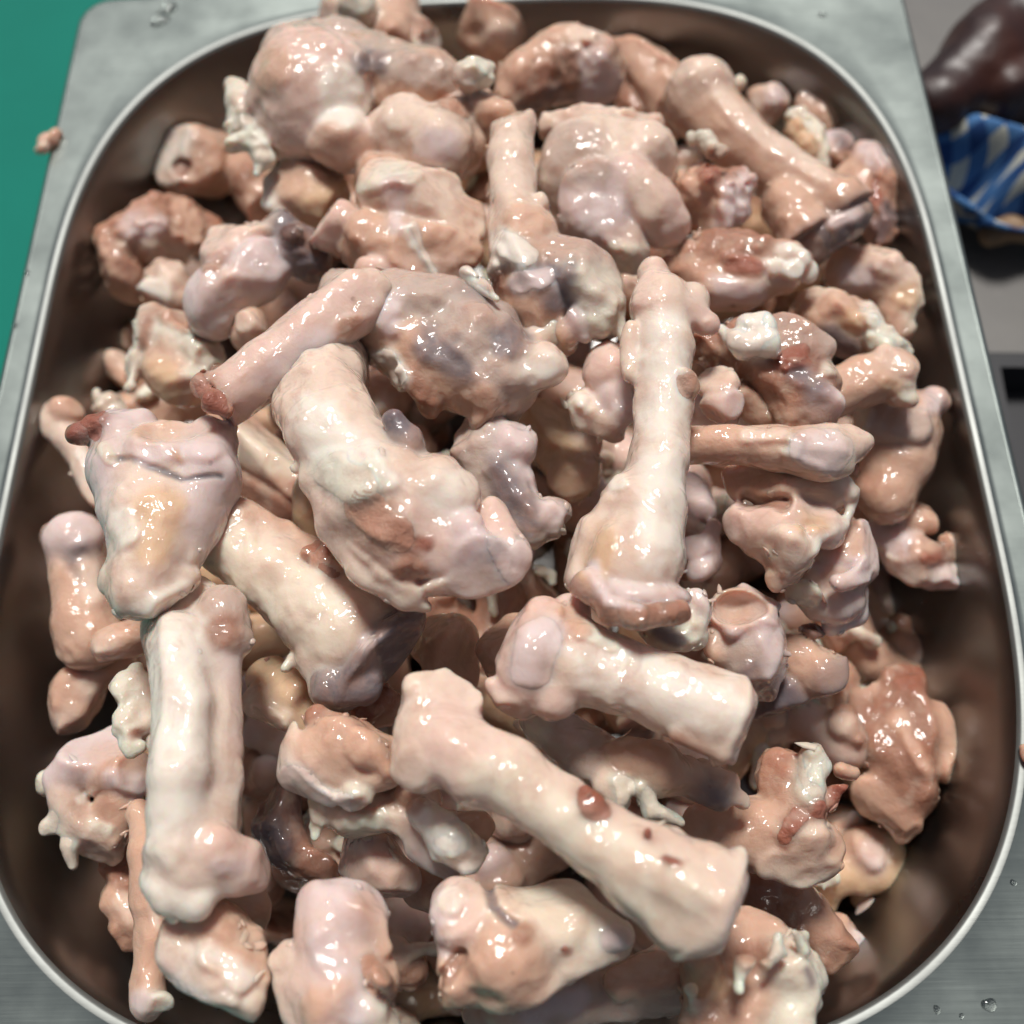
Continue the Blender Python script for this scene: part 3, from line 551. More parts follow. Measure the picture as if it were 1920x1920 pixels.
bone('shank_bone', 'vertical cream shank with a torn foot nearest the left wall', 33, [
    C('pale', (350, 1165, 84, -6), (362, 1250, 78, -2), (372, 1350, 74), (374, 1450, 71), (371, 1540, 76), (365, 1610, 86, 2)), E('ivory', 345, 1655, 84, 42, 10, 2, 66, k=1.3), C('ivory', (330, 1200, 55, 4), (335, 1330, 58, 8), (335, 1450, 58, 8), (330, 1580, 56, 6), k=4), C('cart', (412, 1230, 36, 0), (420, 1400, 30, 0), (412, 1480, 34, 0), k=6), C('gtan', (415, 1150, 50, 0), (430, 1200, 46, 0)),
    C('ivory', (310, 1600, 42, 4), (320, 1680, 36, 4), (370, 1690, 34, 4)), C('pink', (400, 1590, 46, 6), (450, 1630, 50, 0), (480, 1645, 36, -2)), E('cart', 425, 1625, 28, 24, 0, 14), C('fat', (310, 1690, 14, 4), (325, 1722, 11, 3), rag=.8), C('ivory', (345, 1715, 12, 4), (372, 1712, 10, 4)), C('pale', (285, 1390, 18, 4), (300, 1440, 16, 4)),
    E('brown', 415, 1190, 34, 40, 0, 9), C('fat', (436, 1450, 20, 0), (428, 1510, 18, 0), k=3)], vox=.46, warp=.5)
bone('joint_bone', 'tan knob under the torn foot of the vertical shank', 19, [C('tan', (420, 1680, 74), (450, 1720, 60)), E('gel', 390, 1700, 50, 40, 0, 2)], vox=.6)
bone('cut_joint', 'small joint with a lavender cut face in the near left corner', 27, [
    C('tan', (410, 1745, 68), (440, 1790, 60)), C('tan', (350, 1770, 56), (330, 1800, 52)), C('pale', (440, 1850, 60), (455, 1880, 44)), C('tan', (470, 1760, 34), (480, 1830, 28)), C('ivory', (310, 1800, 36, 4), (350, 1830, 44, 4), (420, 1880, 30, 4)),
    X('cart', 330, 1815, 140, 52, 8, part='cartilage_face'), C('ivory', (390, 1790, 24, 13), (420, 1800, 26, 13), (450, 1830, 30, 12)), E('pale', 385, 1830, 26, 28, 0, 12)], vox=.46)
bone('big_joint', 'large lumpy joint with a lavender crown at the near edge left of centre', 27, [
    E('cart', 650, 1720, 86, 70, 0, 2), C('pink', (600, 1740, 52, 4), (640, 1800, 86, 0), (620, 1870, 90, 0), (600, 1920, 84)), C('tan', (700, 1760, 40), (710, 1830, 42), (690, 1880, 40)), E('cart', 590, 1700, 40, 44, 20, 4), C('pale', (545, 1790, 30, 2), (530, 1800, 24, 0)), C('pale', (540, 1850, 30, 0), (560, 1910, 40, 0)),
    C('cart', (600, 1760, 26, 14), (640, 1830, 26, 16), (660, 1910, 28, 14), k=2), C('tan', (690, 1700, 26, 6), (720, 1780, 18, 4), (710, 1830, 18)), C('tan', (585, 1885, 30, 16), (630, 1850, 22, 16), k=3), C('meat', (690, 1800, 16, 8), (712, 1850, 20, 8), rag=.8, part='meat_scrap'), C('tan', (700, 1840, 18, 12), (730, 1860, 14, 4)), C('fat', (690, 1900, 36, 4), (730, 1930, 30))], vox=.46)
bone('ring_joint', 'short joint with grooved round head at the near edge under the long diagonal bone', 25, [
    E('pink', 870, 1720, 72, 66, -30, 2), E('tan', 850, 1830, 66, 66, 0, 0), E('tan', 950, 1790, 90, 88, 0, 2), C('bone', (950, 1710, 62, 2), (1040, 1730, 78), (1110, 1760, 52), (1165, 1755, 26)), C('pale', (1060, 1800, 50, 0), (1140, 1780, 34, 0)), C('pale', (930, 1860, 36, 2), (1010, 1840, 34, 2)),
    C('cart', (830, 1690, 28, 10), (800, 1750, 28, 6), (830, 1760, 22, 12)), C('tan', (880, 1810, 20, 16), (890, 1870, 24, 10)), C('grey', (915, 1660, 9, 11), (925, 1700, 9, 15), (965, 1725, 9, 17), neg=True, k=1), C('brown', (855, 1790, 14, 14), (830, 1840, 14, 12), neg=True, k=2), E('ivory', 845, 1685, 24, 28, 40, 12), E('brown', 985, 1745, 18, 22, 0, 17),
    E('red', 1058, 1778, 11, 10, 0, 15, part='meat_scrap'), E('cart', 1150, 1760, 30, 24, 0, 4, part='cartilage_end')], vox=.46)
bone('greyish_shank', 'greyish brown shank lying under the round grooved joint', 6, [
    C('gtan', (930, 1915, 58), (1010, 1885, 56), (1090, 1868, 50), (1180, 1850, 52), (1260, 1830, 64)), C('grey', (985, 1865, 34, 6), (1050, 1848, 30, 6)), C('cart', (1000, 1890, 30, 10), (1060, 1870, 28, 10)), C('tan', (1150, 1840, 36, 6), (1240, 1815, 42, 4)), C('tan', (1270, 1795, 44), (1295, 1850, 38)), C('pale', (940, 1880, 30, 6), (960, 1930, 36, 4))], vox=.5, facets=1)
bone('fatty_joint', 'joint with a white fat end and curled shreds in the near right corner', 16, [
    C('fat', (1490, 1800, 60), (1490, 1860, 66), (1460, 1920, 60)), C('tan', (1420, 1770, 60), (1430, 1850, 66), (1400, 1910, 60)), C('meat', (1320, 1800, 44), (1340, 1850, 50), (1330, 1910, 48), rag=.8), E('gel', 1330, 1840, 38, 40, 0, 8), C('tan', (1370, 1750, 48), (1440, 1750, 40)), C('brown', (1390, 1790, 26, 10), (1430, 1790, 22, 12)),
    C('fat', (1388, 1810, 14, 14), (1385, 1845, 12, 14), rag=.6, part='fat_shred'), C('fat', (1452, 1757, 8, 13), (1456, 1785, 9, 14), (1436, 1808, 6, 14), k=.8, part='fat_shred:2'), C('fat', (1482, 1745, 9, 12), (1500, 1775, 9, 10), k=.8, part='fat_shred:3'), C('fat', (1292, 1850, 10, 6), (1298, 1880, 8, 4), part='fat_shred:4'), C('grey', (1508, 1815, 12, 14), (1520, 1835, 9, 14)), C('fat', (1470, 1800, 46, 6), (1512, 1850, 50, 3), (1490, 1905, 50, 4), rag=.5)], vox=.46)
# --- centre
bone('finger_bone', 'pink finger shaped bone with a red torn tip crossing the heap left of centre', 42, [
    C('pink', (660, 570, 62), (590, 622, 60), (500, 688, 55), (410, 752, 54)), C('pale', (640, 545, 40, 0), (700, 540, 36, 0)), C('cart', (600, 640, 26, 10), (500, 700, 22, 9), k=4),
    C('red', (374, 716, 18, 4), (390, 738, 15, 5), (402, 752, 18, 5), (424, 774, 12, 4), rag=1.3, k=1, geo=True, part='meat_scrap'), X('meat', 404, 752, 142, 22, k=.5), E('meat', 655, 610, 26, 16, -30, 14)], vox=.46, warp=.45)
bone('gristly_joint', 'big greyish brown gristly joint draped across the middle of the heap', 32, [
    C('gtan', (640, 560, 52), (720, 570, 60), (800, 600, 74), (880, 650, 84), (925, 720, 66)), E('gtan', 790, 580, 76, 60, 20, 4), C('tan', (720, 620, 64, 0), (790, 670, 64, 0), (870, 720, 56, 0)), C('gtan', (930, 650, 60), (950, 720, 58), (930, 790, 48, -4)), C('gtan', (750, 545, 46, 2), (840, 570, 56, 2), (920, 610, 50, 0)), C('pale', (700, 540, 34, 4), (715, 600, 36, 6)), C('grey', (880, 590, 56, 2), (930, 620, 44, 0), (960, 680, 38)),
    C('pale', (985, 690, 44), (1020, 690, 42, 2)), E('ivory', 1022, 700, 34, 36, 0, 8), C('pale', (1000, 640, 26), (1040, 625, 28)), C('ivory', (665, 695, 15, 14), (690, 672, 15, 18), (730, 675, 15, 17), (752, 705, 15, 14), (735, 728, 13, 13), k=1.2, part='cartilage_ring'), E('tan', 700, 705, 34, 26, 0, 14),
    C('cart', (725, 560, 24, 13), (730, 610, 22, 16), k=1.5), C('brown', (770, 710, 36, 2), (800, 755, 34, 0), rag=.6), E('tan', 905, 760, 36, 40, 20, 13), C('grey', (800, 640, 30, 16), (870, 690, 30, 17)), E('grey', 960, 640, 36, 26, 30, 8), C('pale', (715, 720, 26, 8), (735, 740, 20, 6))], vox=.48, facets=2)
bone('greyish_bone', 'greyish lobed bone right of the central flared bone', 24, [
    C('gtan', (900, 800, 60, 2), (910, 850, 58), (940, 910, 58), (980, 970, 52)), E('cart', 1000, 870, 44, 56, 10, 6), E('cart', 960, 830, 48, 44, 0, 4), C('gtan', (1010, 975, 46), (1040, 960, 36)), E('cart', 1042, 965, 30, 34, 20, 8), C('grey', (930, 870, 26, 13), (970, 940, 28, 13), (1000, 1000, 24, 10)), C('fat', (1000, 1010, 26, 0), (1040, 995, 22, 0)), C('pale', (1020, 815, 12, 6), (1035, 840, 12, 6))], vox=.48)
bone('flared_bone', 'central pale bone flaring into a red stained end with a ragged edge', 44, [
    C('pale', (625, 690, 76, -12), (598, 755, 88, -4), (630, 810, 86), (665, 870, 88), (720, 940, 112)), C('ivory', (600, 780, 46, 6), (640, 860, 46, 8), k=4), C('pink', (690, 960, 88), (760, 1010, 96), (840, 1030, 82)), C('pale', (600, 900, 36, 2), (640, 980, 42), (700, 1070, 44, 0), (770, 1115, 36, 0)), E('pale', 735, 1082, 98, 30, 40, 0, 56, k=1.2), E('pale', 885, 1092, 104, 28, -8, 0, 56, k=1.2), C('pale', (820, 915, 58, 4), (850, 930, 48, 4)),
    E('ivory', 832, 935, 56, 50, 0, 6, 40, geo=True, k=9), C('cart', (880, 990, 40, 6), (900, 1040, 56, 4), (880, 1080, 44, 2)), C('pink', (925, 970, 34, 0), (955, 1030, 36, 0), (1000, 1080, 8, 0)), X('cart', 915, 1035, 8, 48, 8, part='cartilage_face', k=.5), C('meat', (680, 950, 36, 15), (740, 1000, 38, 20), part='meat_scrap', rag=.5), C('meat', (760, 1060, 20, 18), (790, 1070, 18, 18)), C('red', (785, 1010, 14, 21), (800, 1015, 12, 20)),
    C('grey', (735, 790, 20, 8), (765, 835, 26, 6), (798, 878, 7, 4), k=1.2, part='tendon'), C('ivory', (690, 850, 18, 17), (720, 900, 20, 18), k=2), C('pale', (570, 880, 10), (558, 885, 7)), E('fat', 650, 900, 60, 40, 30, 14, part='gelatin_film', amp=.4)], vox=.44, facets=2)
bone('shank_bone', 'tall smooth cream shank standing right of centre with a brown torn base', 40, [
    C('pale', (1225, 515, 30, 0), (1237, 570, 54), (1246, 650, 50), (1245, 760, 51), (1236, 860, 56), (1215, 960, 70), (1192, 1060, 88)), C('ivory', (1250, 620, 40, 6), (1245, 760, 42, 8), (1245, 900, 46, 9), (1240, 1020, 54, 9), k=4), C('pink', (1210, 560, 24, 4), (1228, 500, 16, 2)), C('pink', (1290, 580, 36, 0), (1325, 605, 24, 0)), E('bone', 1300, 560, 30, 30),
    C('pale', (1160, 960, 40, 0), (1110, 1010, 44, -2), (1090, 1070, 40, -4)), E('cart', 1185, 1108, 114, 36, 8, 0, 80, k=1.3), E('pale', 1155, 915, 34, 30, 0, 6), E('ivory', 1160, 905, 18, 14, 0, 14), E('meat', 1286, 722, 24, 32, 10, 4, 26, rag=.6, geo=True, k=1, part='meat_scrap'), C('brown', (1100, 1100, 26, 4), (1140, 1140, 26, 6), (1200, 1160, 26, 8), (1270, 1150, 24, 6), rag=.5, part='torn_edge'),
    C('gel', (1130, 1010, 30, 10), (1120, 1060, 30, 9)), C('cart', (1110, 1060, 12, 14), (1140, 1120, 12, 14), (1200, 1135, 10, 16), k=1), C('pale', (1180, 620, 18, 2), (1185, 700, 16, 0), k=3)], vox=.46, warp=.5)
bone('shank_bone', 'short cream shank with a pink knuckled head right of the near centre', 36, [
    E('pink', 1000, 1232, 60, 118, 12, 0, 80, k=1.5), C('pink', (1070, 1150, 38, 0), (1060, 1230, 66), (1040, 1300, 50)), C('pale', (1075, 1240, 80), (1150, 1262, 68), (1250, 1295, 70), (1345, 1335, 82)), E('pale', 1368, 1352, 28, 92, 20, 0, 78, k=1.3), C('ivory', (1120, 1240, 50, 8), (1230, 1275, 52, 9), (1340, 1320, 54, 9), k=4), C('cart', (1398, 1300, 18, 0), (1402, 1340, 18, 0), (1378, 1420, 20, 0), k=1.2), C('pink', (930, 1285, 16), (960, 1320, 28)),
    E('cart', 1005, 1225, 42, 72, 15, 13, 30, part='cartilage_face', amp=.1), X('cart', 1410, 1360, 18, 20, k=1), C('pink', (1000, 1125, 16, 6), (1070, 1130, 16, 8)), C('brown', (1270, 1370, 20, 2), (1360, 1415, 16, 2), k=2), C('fat', (1100, 1185, 14, 8), (1150, 1205, 12, 8), rag=.5), C('tan', (1060, 1145, 14, 12), (1090, 1180, 16, 10))], vox=.46, warp=.5)
bone('shank_bone', 'longest cream diagonal bone lying across the near middle of the heap', 42, [
    C('pale', (800, 1310, 48, 0), (800, 1370, 54, 0), (790, 1430, 56, 0)), C('pink', (860, 1320, 50, 0), (850, 1400, 72), (900, 1440, 76)), C('pale', (880, 1415, 72), (955, 1455, 68), (1060, 1525, 62), (1140, 1578, 68), (1220, 1632, 88), (1295, 1680, 110)), E('pale', 1324, 1694, 30, 124, 34, 0, 92, k=1.2), C('bone', (930, 1470, 50, 7), (1050, 1545, 50, 8), (1160, 1620, 54, 9), (1270, 1690, 64, 8), k=4),
    C('cart', (1372, 1620, 22, 0), (1378, 1680, 22, 0), (1330, 1760, 26, 0), k=1.2), X('cart', 1386, 1702, 22, 18, k=1), C('red', (1098, 1486, 18, 5), (1112, 1510, 26, 5), (1128, 1528, 20, 4), rag=1.0, geo=True, k=1.5, part='meat_scrap'), E('red', 1216, 1562, 11, 15, 10, 8.2, 11, geo=True, k=.6, part='meat_scrap:2'), C('red', (1248, 1610, 8, 9), (1268, 1616, 7, 9), part='meat_scrap:3'), C('pale', (775, 1290, 26, 2), (840, 1280, 28, 2), (885, 1300, 26, 2)),
    C('pale', (745, 1440, 18, 0), (760, 1400, 24, 0))], vox=.44, warp=.5)
bone('cut_joint', 'joint with an oval lavender cut face left of the longest diagonal bone', 27, [
    C('tan', (570, 1430, 56), (640, 1410, 60), (720, 1430, 56)), C('brown', (600, 1350, 28), (660, 1370, 32), rag=.5), E('tan', 640, 1375, 46, 30, 0, 4), C('ivory', (535, 1430, 28, 2), (560, 1470, 30, 2), (610, 1490, 24, 2)), X('cart', 560, 1445, 130, 46, 5, part='cartilage_face', k=.5), E('fat', 670, 1490, 40, 32, 0, 2), C('tan', (690, 1400, 36, 6), (730, 1420, 36, 4)), E('pale', 540, 1375, 18, 24, 20, 4)], vox=.46)
bone('fatty_lump', 'ragged fatty lump just below the oval lavender cut face', 19, [
    C('pale', (610, 1510, 34), (660, 1530, 40), (740, 1520, 46), (810, 1560, 48)), C('fat', (590, 1500, 20, 4), (585, 1550, 24, 2), rag=.8), E('fat', 668, 1548, 22, 20, 0, 8), E('fat', 705, 1545, 22, 20, 0, 8), C('ivory', (800, 1530, 30, 8), (850, 1570, 38, 8), (880, 1600, 34, 6), rag=.8, part='fat_flap'), C('tan', (840, 1570, 44, -2), (900, 1560, 36, -2)), C('cart', (800, 1590, 36), (850, 1630, 28)), C('meat', (730, 1500, 18, 12), (780, 1510, 18, 12)), C('tan', (760, 1490, 30, 4), (800, 1500, 30, 4))], vox=.46)
bone('smooth_joint', 'smooth tan joint deep below the ragged fatty lump', 6, [C('pink', (650, 1590, 48), (700, 1620, 58), (750, 1650, 42)), E('tan', 720, 1640, 50, 44), E('cart', 660, 1570, 34, 28, 0, 6)], vox=.55)
bone('bone_stub', 'brown stub in the gap above the round grooved joint', -4, [C('tan', (790, 1660, 44), (840, 1690, 46), (800, 1710, 40)), E('brown', 830, 1660, 30, 28, 0, 4)], vox=.6)
bone('smooth_joint', 'plain tan lobe in shadow under the central flared bone', 8, [C('tan', (840, 1210, 62), (860, 1260, 54), (820, 1290, 40)), C('gel', (790, 1200, 34), (830, 1180, 34))], vox=.6)
bone('bone_stub', 'brown stub wedged left of the pink knuckled head', 12, [C('tan', (945, 1200, 36), (920, 1250, 34), (965, 1170, 30)), E('brown', 930, 1225, 26, 24)], vox=.6)
bone('bone_stub', 'amber stub under the grey gristle end of the thick slanting shank', 8, [C('gel', (500, 1270, 44), (540, 1310, 54), (580, 1340, 44)), C('pale', (470, 1310, 28, 4), (520, 1350, 28, 4)), C('red', (680, 1330, 24, 4), (710, 1310, 26, 4), rag=.8), C('tan', (660, 1310, 40), (720, 1330, 36))], vox=.55)
bone('gristle_lump', 'dark purple gristle in the gap right of the vertical shank', -14, [C('dark', (500, 1440, 46), (510, 1510, 50), (540, 1580, 40)), C('brown', (560, 1610, 36), (600, 1630, 34)), C('grey', (500, 1570, 30, 6), (520, 1600, 28, 6)), E('grey', 485, 1555, 20, 18, 0, 12)], vox=.6)
bone('bone_stub', 'orange tan stub left of the central flared bone', 10, [C('gel', (580, 920, 38), (580, 970, 42), (600, 1010, 34))], vox=.6)
bone('shank_bone', 'shadowed cream shank deep between the saddle topped and the flared bone', 2, [C('tan', (440, 810, 56), (510, 850, 52), (570, 890, 56)), C('bone', (450, 830, 30, 8), (540, 870, 28, 8), k=4), C('brown', (470, 920, 50, -8), (530, 960, 56, -8))], vox=.6, warp=.5)
# --- right side
bone('knob_bone', 'rounded knob with shreds left of the tall smooth shank', 26, [
    E('pink', 1140, 695, 54, 58, 0, 2), C('cart', (1150, 740, 36, 2), (1168, 772, 28, 2)), C('pale', (1085, 745, 26), (1105, 770, 28), (1150, 790, 26), rag=.8), E('ivory', 1088, 745, 16, 16, 0, 8), C('fat', (1056, 752, 7, 2), (1075, 760, 12, 4)), C('tan', (1150, 800, 22, 0), (1165, 825, 16, -2)), E('tan', 1185, 700, 34, 50)], vox=.48)
bone('bone_stub', 'amber bone stub in the dark gap left of the tall smooth shank', 6, [
    C('gel', (1010, 790, 50), (1060, 830, 66), (1080, 890, 52)), C('tan', (1110, 810, 26, 6), (1120, 840, 22, 6), (1105, 880, 20, 6), k=1.2), E('pale', 1090, 800, 20, 26, 0, 10), C('tan', (1060, 900, 36, 2), (1110, 910, 24))], vox=.55)
bone('wedge_lump', 'wedge shaped meaty lump with a scalloped white edge in the right half', 14, [
    C('meat', (1280, 510, 48), (1350, 480, 56), (1430, 480, 56), (1480, 490, 40), rag=.6), C('tan', (1320, 530, 46), (1400, 530, 46), (1470, 530, 34)), C('brown', (1340, 455, 30, 9), (1420, 445, 28, 10), rag=.4), C('cart', (1350, 540, 24, 8), (1410, 550, 20, 8)), E('ivory', 1450, 505, 22, 18, 30, 6, geo=True), E('ivory', 1478, 478, 24, 20, -30, 6, geo=True), E('ivory', 1500, 490, 24, 24, 0, 5, geo=True), E('ivory', 1518, 515, 18, 26, 0, 2), E('ivory', 1486, 512, 20, 18, 0, 6, geo=True), C('red', (1415, 500, 14, 15), (1370, 490, 14, 16), rag=.5)])
bone('meaty_lump', 'pinkish lump hugging the right wall below the grey blue end', -6, [
    C('tan', (1590, 500, 44), (1650, 520, 50), (1690, 570, 42)), C('pale', (1660, 490, 34, 6), (1700, 530, 34, 4), (1720, 560, 22, 2), rag=.8), C('cart', (1600, 520, 32, 8), (1630, 510, 26, 10)), C('tan', (1680, 590, 36), (1690, 620, 26)), C('fat', (1715, 605, 14, 4), (1728, 530, 14, 4), rag=.8), E('gel', 1700, 560, 26, 22, 0, 10)], vox=.52)
bone('fatty_lump', 'glistening lump with small pale knobs near the right wall', 4, [
    C('tan', (1540, 600, 46), (1600, 610, 56), (1660, 650, 48)), C('fat', (1640, 600, 26, 6), (1665, 640, 30, 6), (1690, 660, 24, 4), rag=1.0, part='fat_flap'), E('ivory', 1640, 585, 22, 26, 0, 10), C('fat', (1530, 545, 20, 4), (1560, 550, 18, 4), rag=.8), C('tan', (1520, 570, 34), (1580, 580, 36, 4)), C('grey', (1560, 640, 24, 10), (1600, 660, 22, 10)), E('gel', 1600, 600, 26, 22, 0, 14), C('fat', (1690, 680, 20, 0), (1700, 650, 18, 0), rag=.8)], vox=.5)
bone('meaty_joint', 'brown meaty joint topped by a square white cartilage in the right half', 24, [
    C('brown', (1400, 650, 50), (1470, 660, 66), (1520, 720, 54)), C('meat', (1440, 700, 60), (1500, 750, 54), (1530, 790, 40), rag=.6), C('ivory', (1405, 612, 24, 10), (1432, 612, 24, 10), (1436, 640, 24, 10), (1405, 646, 24, 10), k=1, part='cartilage_cap'), C('ivory', (1358, 622, 10, 8), (1385, 640, 20, 10), part='cartilage_cap', rag=.4), C('ivory', (1395, 658, 18, 8), (1425, 662, 12, 6), part='cartilage_cap'), C('gtan', (1470, 620, 36, 4), (1530, 660, 36, 2)), C('grey', (1500, 690, 28, 13), (1530, 720, 26, 9)), E('red', 1490, 665, 34, 18, -15, 17, rag=.5, part='meat_scrap'),
    C('brown', (1320, 660, 34, -4), (1360, 690, 42, -4), (1430, 740, 40, -2)), E('cart', 1545, 760, 34, 38, 0, 4), C('tan', (1490, 790, 34), (1540, 800, 30)), C('fat', (1550, 690, 12, 8), (1565, 700, 9, 8))])
bone('shank_bone', 'short tan bone with a squared end poking toward the right wall', 13, [
    C('tan', (1550, 745, 46), (1620, 715, 46), (1675, 700, 48)), X('tan', 1712, 720, 15, 10), E('fat', 1700, 735, 18, 22, 0, 6), C('pale', (1660, 670, 24, 4), (1690, 690, 22, 4)), E('gel', 1670, 720, 22, 16, 0, 12), C('tan', (1680, 740, 20), (1705, 750, 14))], vox=.52, warp=.5)
bone('small_joint', 'small two lobed knob right against the tall smooth shank', 28, [E('pale', 1345, 720, 40, 38), E('pink', 1340, 765, 38, 32), E('cart', 1370, 755, 28, 30, 0, 2), C('tan', (1390, 740, 24, -6), (1430, 770, 34, -10))], vox=.48)
bone('cut_bone', 'horizontal tan bone with an oval lavender cut end right of the tall shank', 32, [
    C('tan', (1290, 835, 36, -2), (1370, 832, 38), (1450, 840, 44), (1530, 850, 54)), C('pale', (1560, 840, 50), (1600, 830, 36), (1625, 825, 18)), C('pale', (1540, 885, 24, 0), (1580, 870, 26)), E('cart', 1538, 842, 56, 40, 8, 11, 16, part='cut_face', amp=.1), C('ivory', (1490, 830, 14, 11), (1480, 850, 16, 11), k=2), C('pale', (1400, 815, 16, 8), (1470, 810, 14, 9), k=2), C('tan', (1440, 860, 18, 8), (1530, 885, 14, 7), k=1.2)], vox=.46, warp=.5)
bone('ruffled_joint', 'pink brown joint with a ruffled edge below the horizontal tan bone', 22, [
    C('tan', (1400, 900, 46), (1460, 910, 60), (1540, 920, 44)), C('pink', (1400, 975, 44), (1460, 990, 66), (1540, 990, 44)), C('tan', (1460, 1010, 56), (1480, 1060, 44), (1460, 1090, 26)), C('pale', (1480, 1030, 44, 6), (1490, 1070, 36, 4)), C('ivory', (1590, 940, 10, 0), (1580, 980, 10, 2), (1530, 1010, 10, 6), (1520, 1050, 10, 6), (1495, 1085, 9, 4), k=1.5, rag=.5), C('brown', (1400, 930, 16, 12), (1470, 945, 14, 16), neg=True, k=2), C('tan', (1440, 890, 30, 6), (1520, 900, 30, 6)), E('gel', 1525, 985, 26, 20, 0, 13), E('red', 1476, 1085, 8, 8, 0, 9), C('ivory', (1560, 890, 18, 4), (1590, 920, 16, 2), rag=.5)])
bone('banded_joint', 'joint with banded lavender rims behind the ruffled joint', 10, [
    C('pink', (1560, 1000, 50), (1590, 1040, 56), (1570, 1080, 46)), C('cart', (1625, 980, 20, 6), (1640, 1030, 20, 4), (1620, 1070, 18, 6), (1570, 1090, 18, 8), k=1.2), C('tan', (1590, 985, 28, 8), (1600, 1020, 30, 10)), E('cart', 1565, 1130, 52, 40, -20, -2), C('fat', (1480, 1110, 26, 4), (1520, 1120, 24, 4), rag=.4), C('cart', (1600, 1110, 24, -4), (1600, 1150, 22, -6), (1560, 1175, 20, -6), k=1.5), C('tan', (1510, 1090, 34), (1540, 1130, 36, -2)), C('cart', (1540, 1050, 16, 14), (1620, 1050, 14, 11), k=1.2)], vox=.5)
bone('smooth_shank', 'smooth tan flask shaped bone against the middle of the right wall', -8, [
    C('tan', (1690, 800, 72, 2), (1680, 860, 66), (1660, 930, 54)), C('tan', (1720, 770, 40, 4), (1755, 750, 24, 4)), E('cart', 1752, 748, 20, 26, 20, 8), C('gtan', (1650, 790, 44, 8), (1700, 800, 44, 9)), C('brown', (1640, 920, 40), (1680, 930, 36)), C('fat', (1620, 775, 16, 6), (1600, 800, 16, 6), rag=.6)], vox=.55, warp=.5)
bone('winged_bone', 'winged vertebra like bone with an upright blade near the right wall', -18, [
    C('cart', (1660, 1000, 36), (1700, 1040, 40), (1760, 1090, 26), (1780, 1100, 16), rag=.4), E('tan', 1735, 1005, 22, 46, 10, 10), C('brown', (1720, 1050, 26, 4), (1780, 1040, 26, 0)), C('tan', (1680, 980, 30), (1720, 970, 30)), C('pale', (1650, 1050, 16, 2), (1720, 1080, 16, 2), (1790, 1070, 12, 0)), E('red', 1745, 1050, 22, 14, 0, 8), C('tan', (1780, 1010, 20), (1795, 1040, 14))], vox=.52)
bone('ring_cartilage', 'purplish cartilage rims just right of the tall smooth shank base', 6, [C('cart', (1300, 910, 34), (1320, 960, 30)), C('cart', (1300, 1030, 24, 2), (1335, 1020, 20, 2), (1345, 990, 16, 2)), C('cart', (1310, 1070, 22, 0), (1340, 1055, 18, 0)), C('brown', (1310, 990, 36, -4), (1300, 1050, 36, -6))], vox=.52)
bone('gristle_flap', 'whitish gristle flap under the brown base of the tall smooth shank', 24, [C('fat', (1300, 1130, 34), (1290, 1180, 38), (1250, 1200, 30), rag=.5), C('gtan', (1230, 1190, 28), (1200, 1180, 24)), E('grey', 1250, 1195, 26, 14, 0, 6), C('cart', (1310, 1110, 18, 4), (1325, 1160, 14, 2))], vox=.48)
bone('tube_bone', 'short tube bone with an open round socket below the ruffled joint', 10, [
    C('gtan', (1395, 1165, 66, 2), (1420, 1240, 60), (1440, 1300, 56)), C('cart', (1345, 1150, 20, 6), (1380, 1175, 18, 8), (1440, 1150, 18, 8), (1450, 1120, 18, 6), (1400, 1105, 16, 4), k=1.5), E('tan', 1392, 1138, 50, 30, -12, 8, 52, neg=True, k=.8, geo=True), C('grey', (1410, 1260, 24, 13), (1440, 1310, 22, 12)), C('cart', (1440, 1180, 24, 9), (1460, 1250, 22, 7), k=2), E('tan', 1350, 1210, 30, 40, 0, 2)], vox=.5)
bone('bone_stub', 'shadowed tan stub with a grey glossy tip right of the tube bone', 0, [C('tan', (1480, 1220, 40), (1530, 1260, 46), (1560, 1260, 36)), C('grey', (1545, 1268, 34, 3), (1582, 1243, 22, 4), geo=True), C('grey', (1470, 1300, 50, -4), (1440, 1320, 44, -4)), E('dark', 1525, 1170, 26, 20, 0, 4, rag=.8)], vox=.55)
bone('greyish_bone', 'greyish flapped bone in the gap between the short and the longest cream shanks', 15, [
    C('gtan', (1050, 1385, 46), (1105, 1420, 52), (1160, 1430, 46)), C('tan', (1180, 1420, 46, 4), (1240, 1440, 50, 4), (1290, 1450, 36, 2)), E('fat', 1010, 1360, 36, 36, 0, 2), C('cart', (1055, 1350, 26, 6), (1075, 1380, 24, 6)), C('pale', (1140, 1460, 30, 4), (1165, 1500, 26, 4)),
    C('fat', (1165, 1470, 20, 6), (1180, 1515, 16, 6), k=1, part='tendon_flap'), C('fat', (1210, 1480, 18, 6), (1232, 1530, 16, 5), (1275, 1545, 9, 3), k=1, part='tendon_flap:2'), C('grey', (1310, 1475, 26, 2), (1345, 1490, 26, 2)), C('pale', (1370, 1480, 22, 2), (1385, 1500, 14, 0), rag=.8), C('tan', (1330, 1450, 30, 0), (1370, 1460, 22, 0))], vox=.5, facets=1)
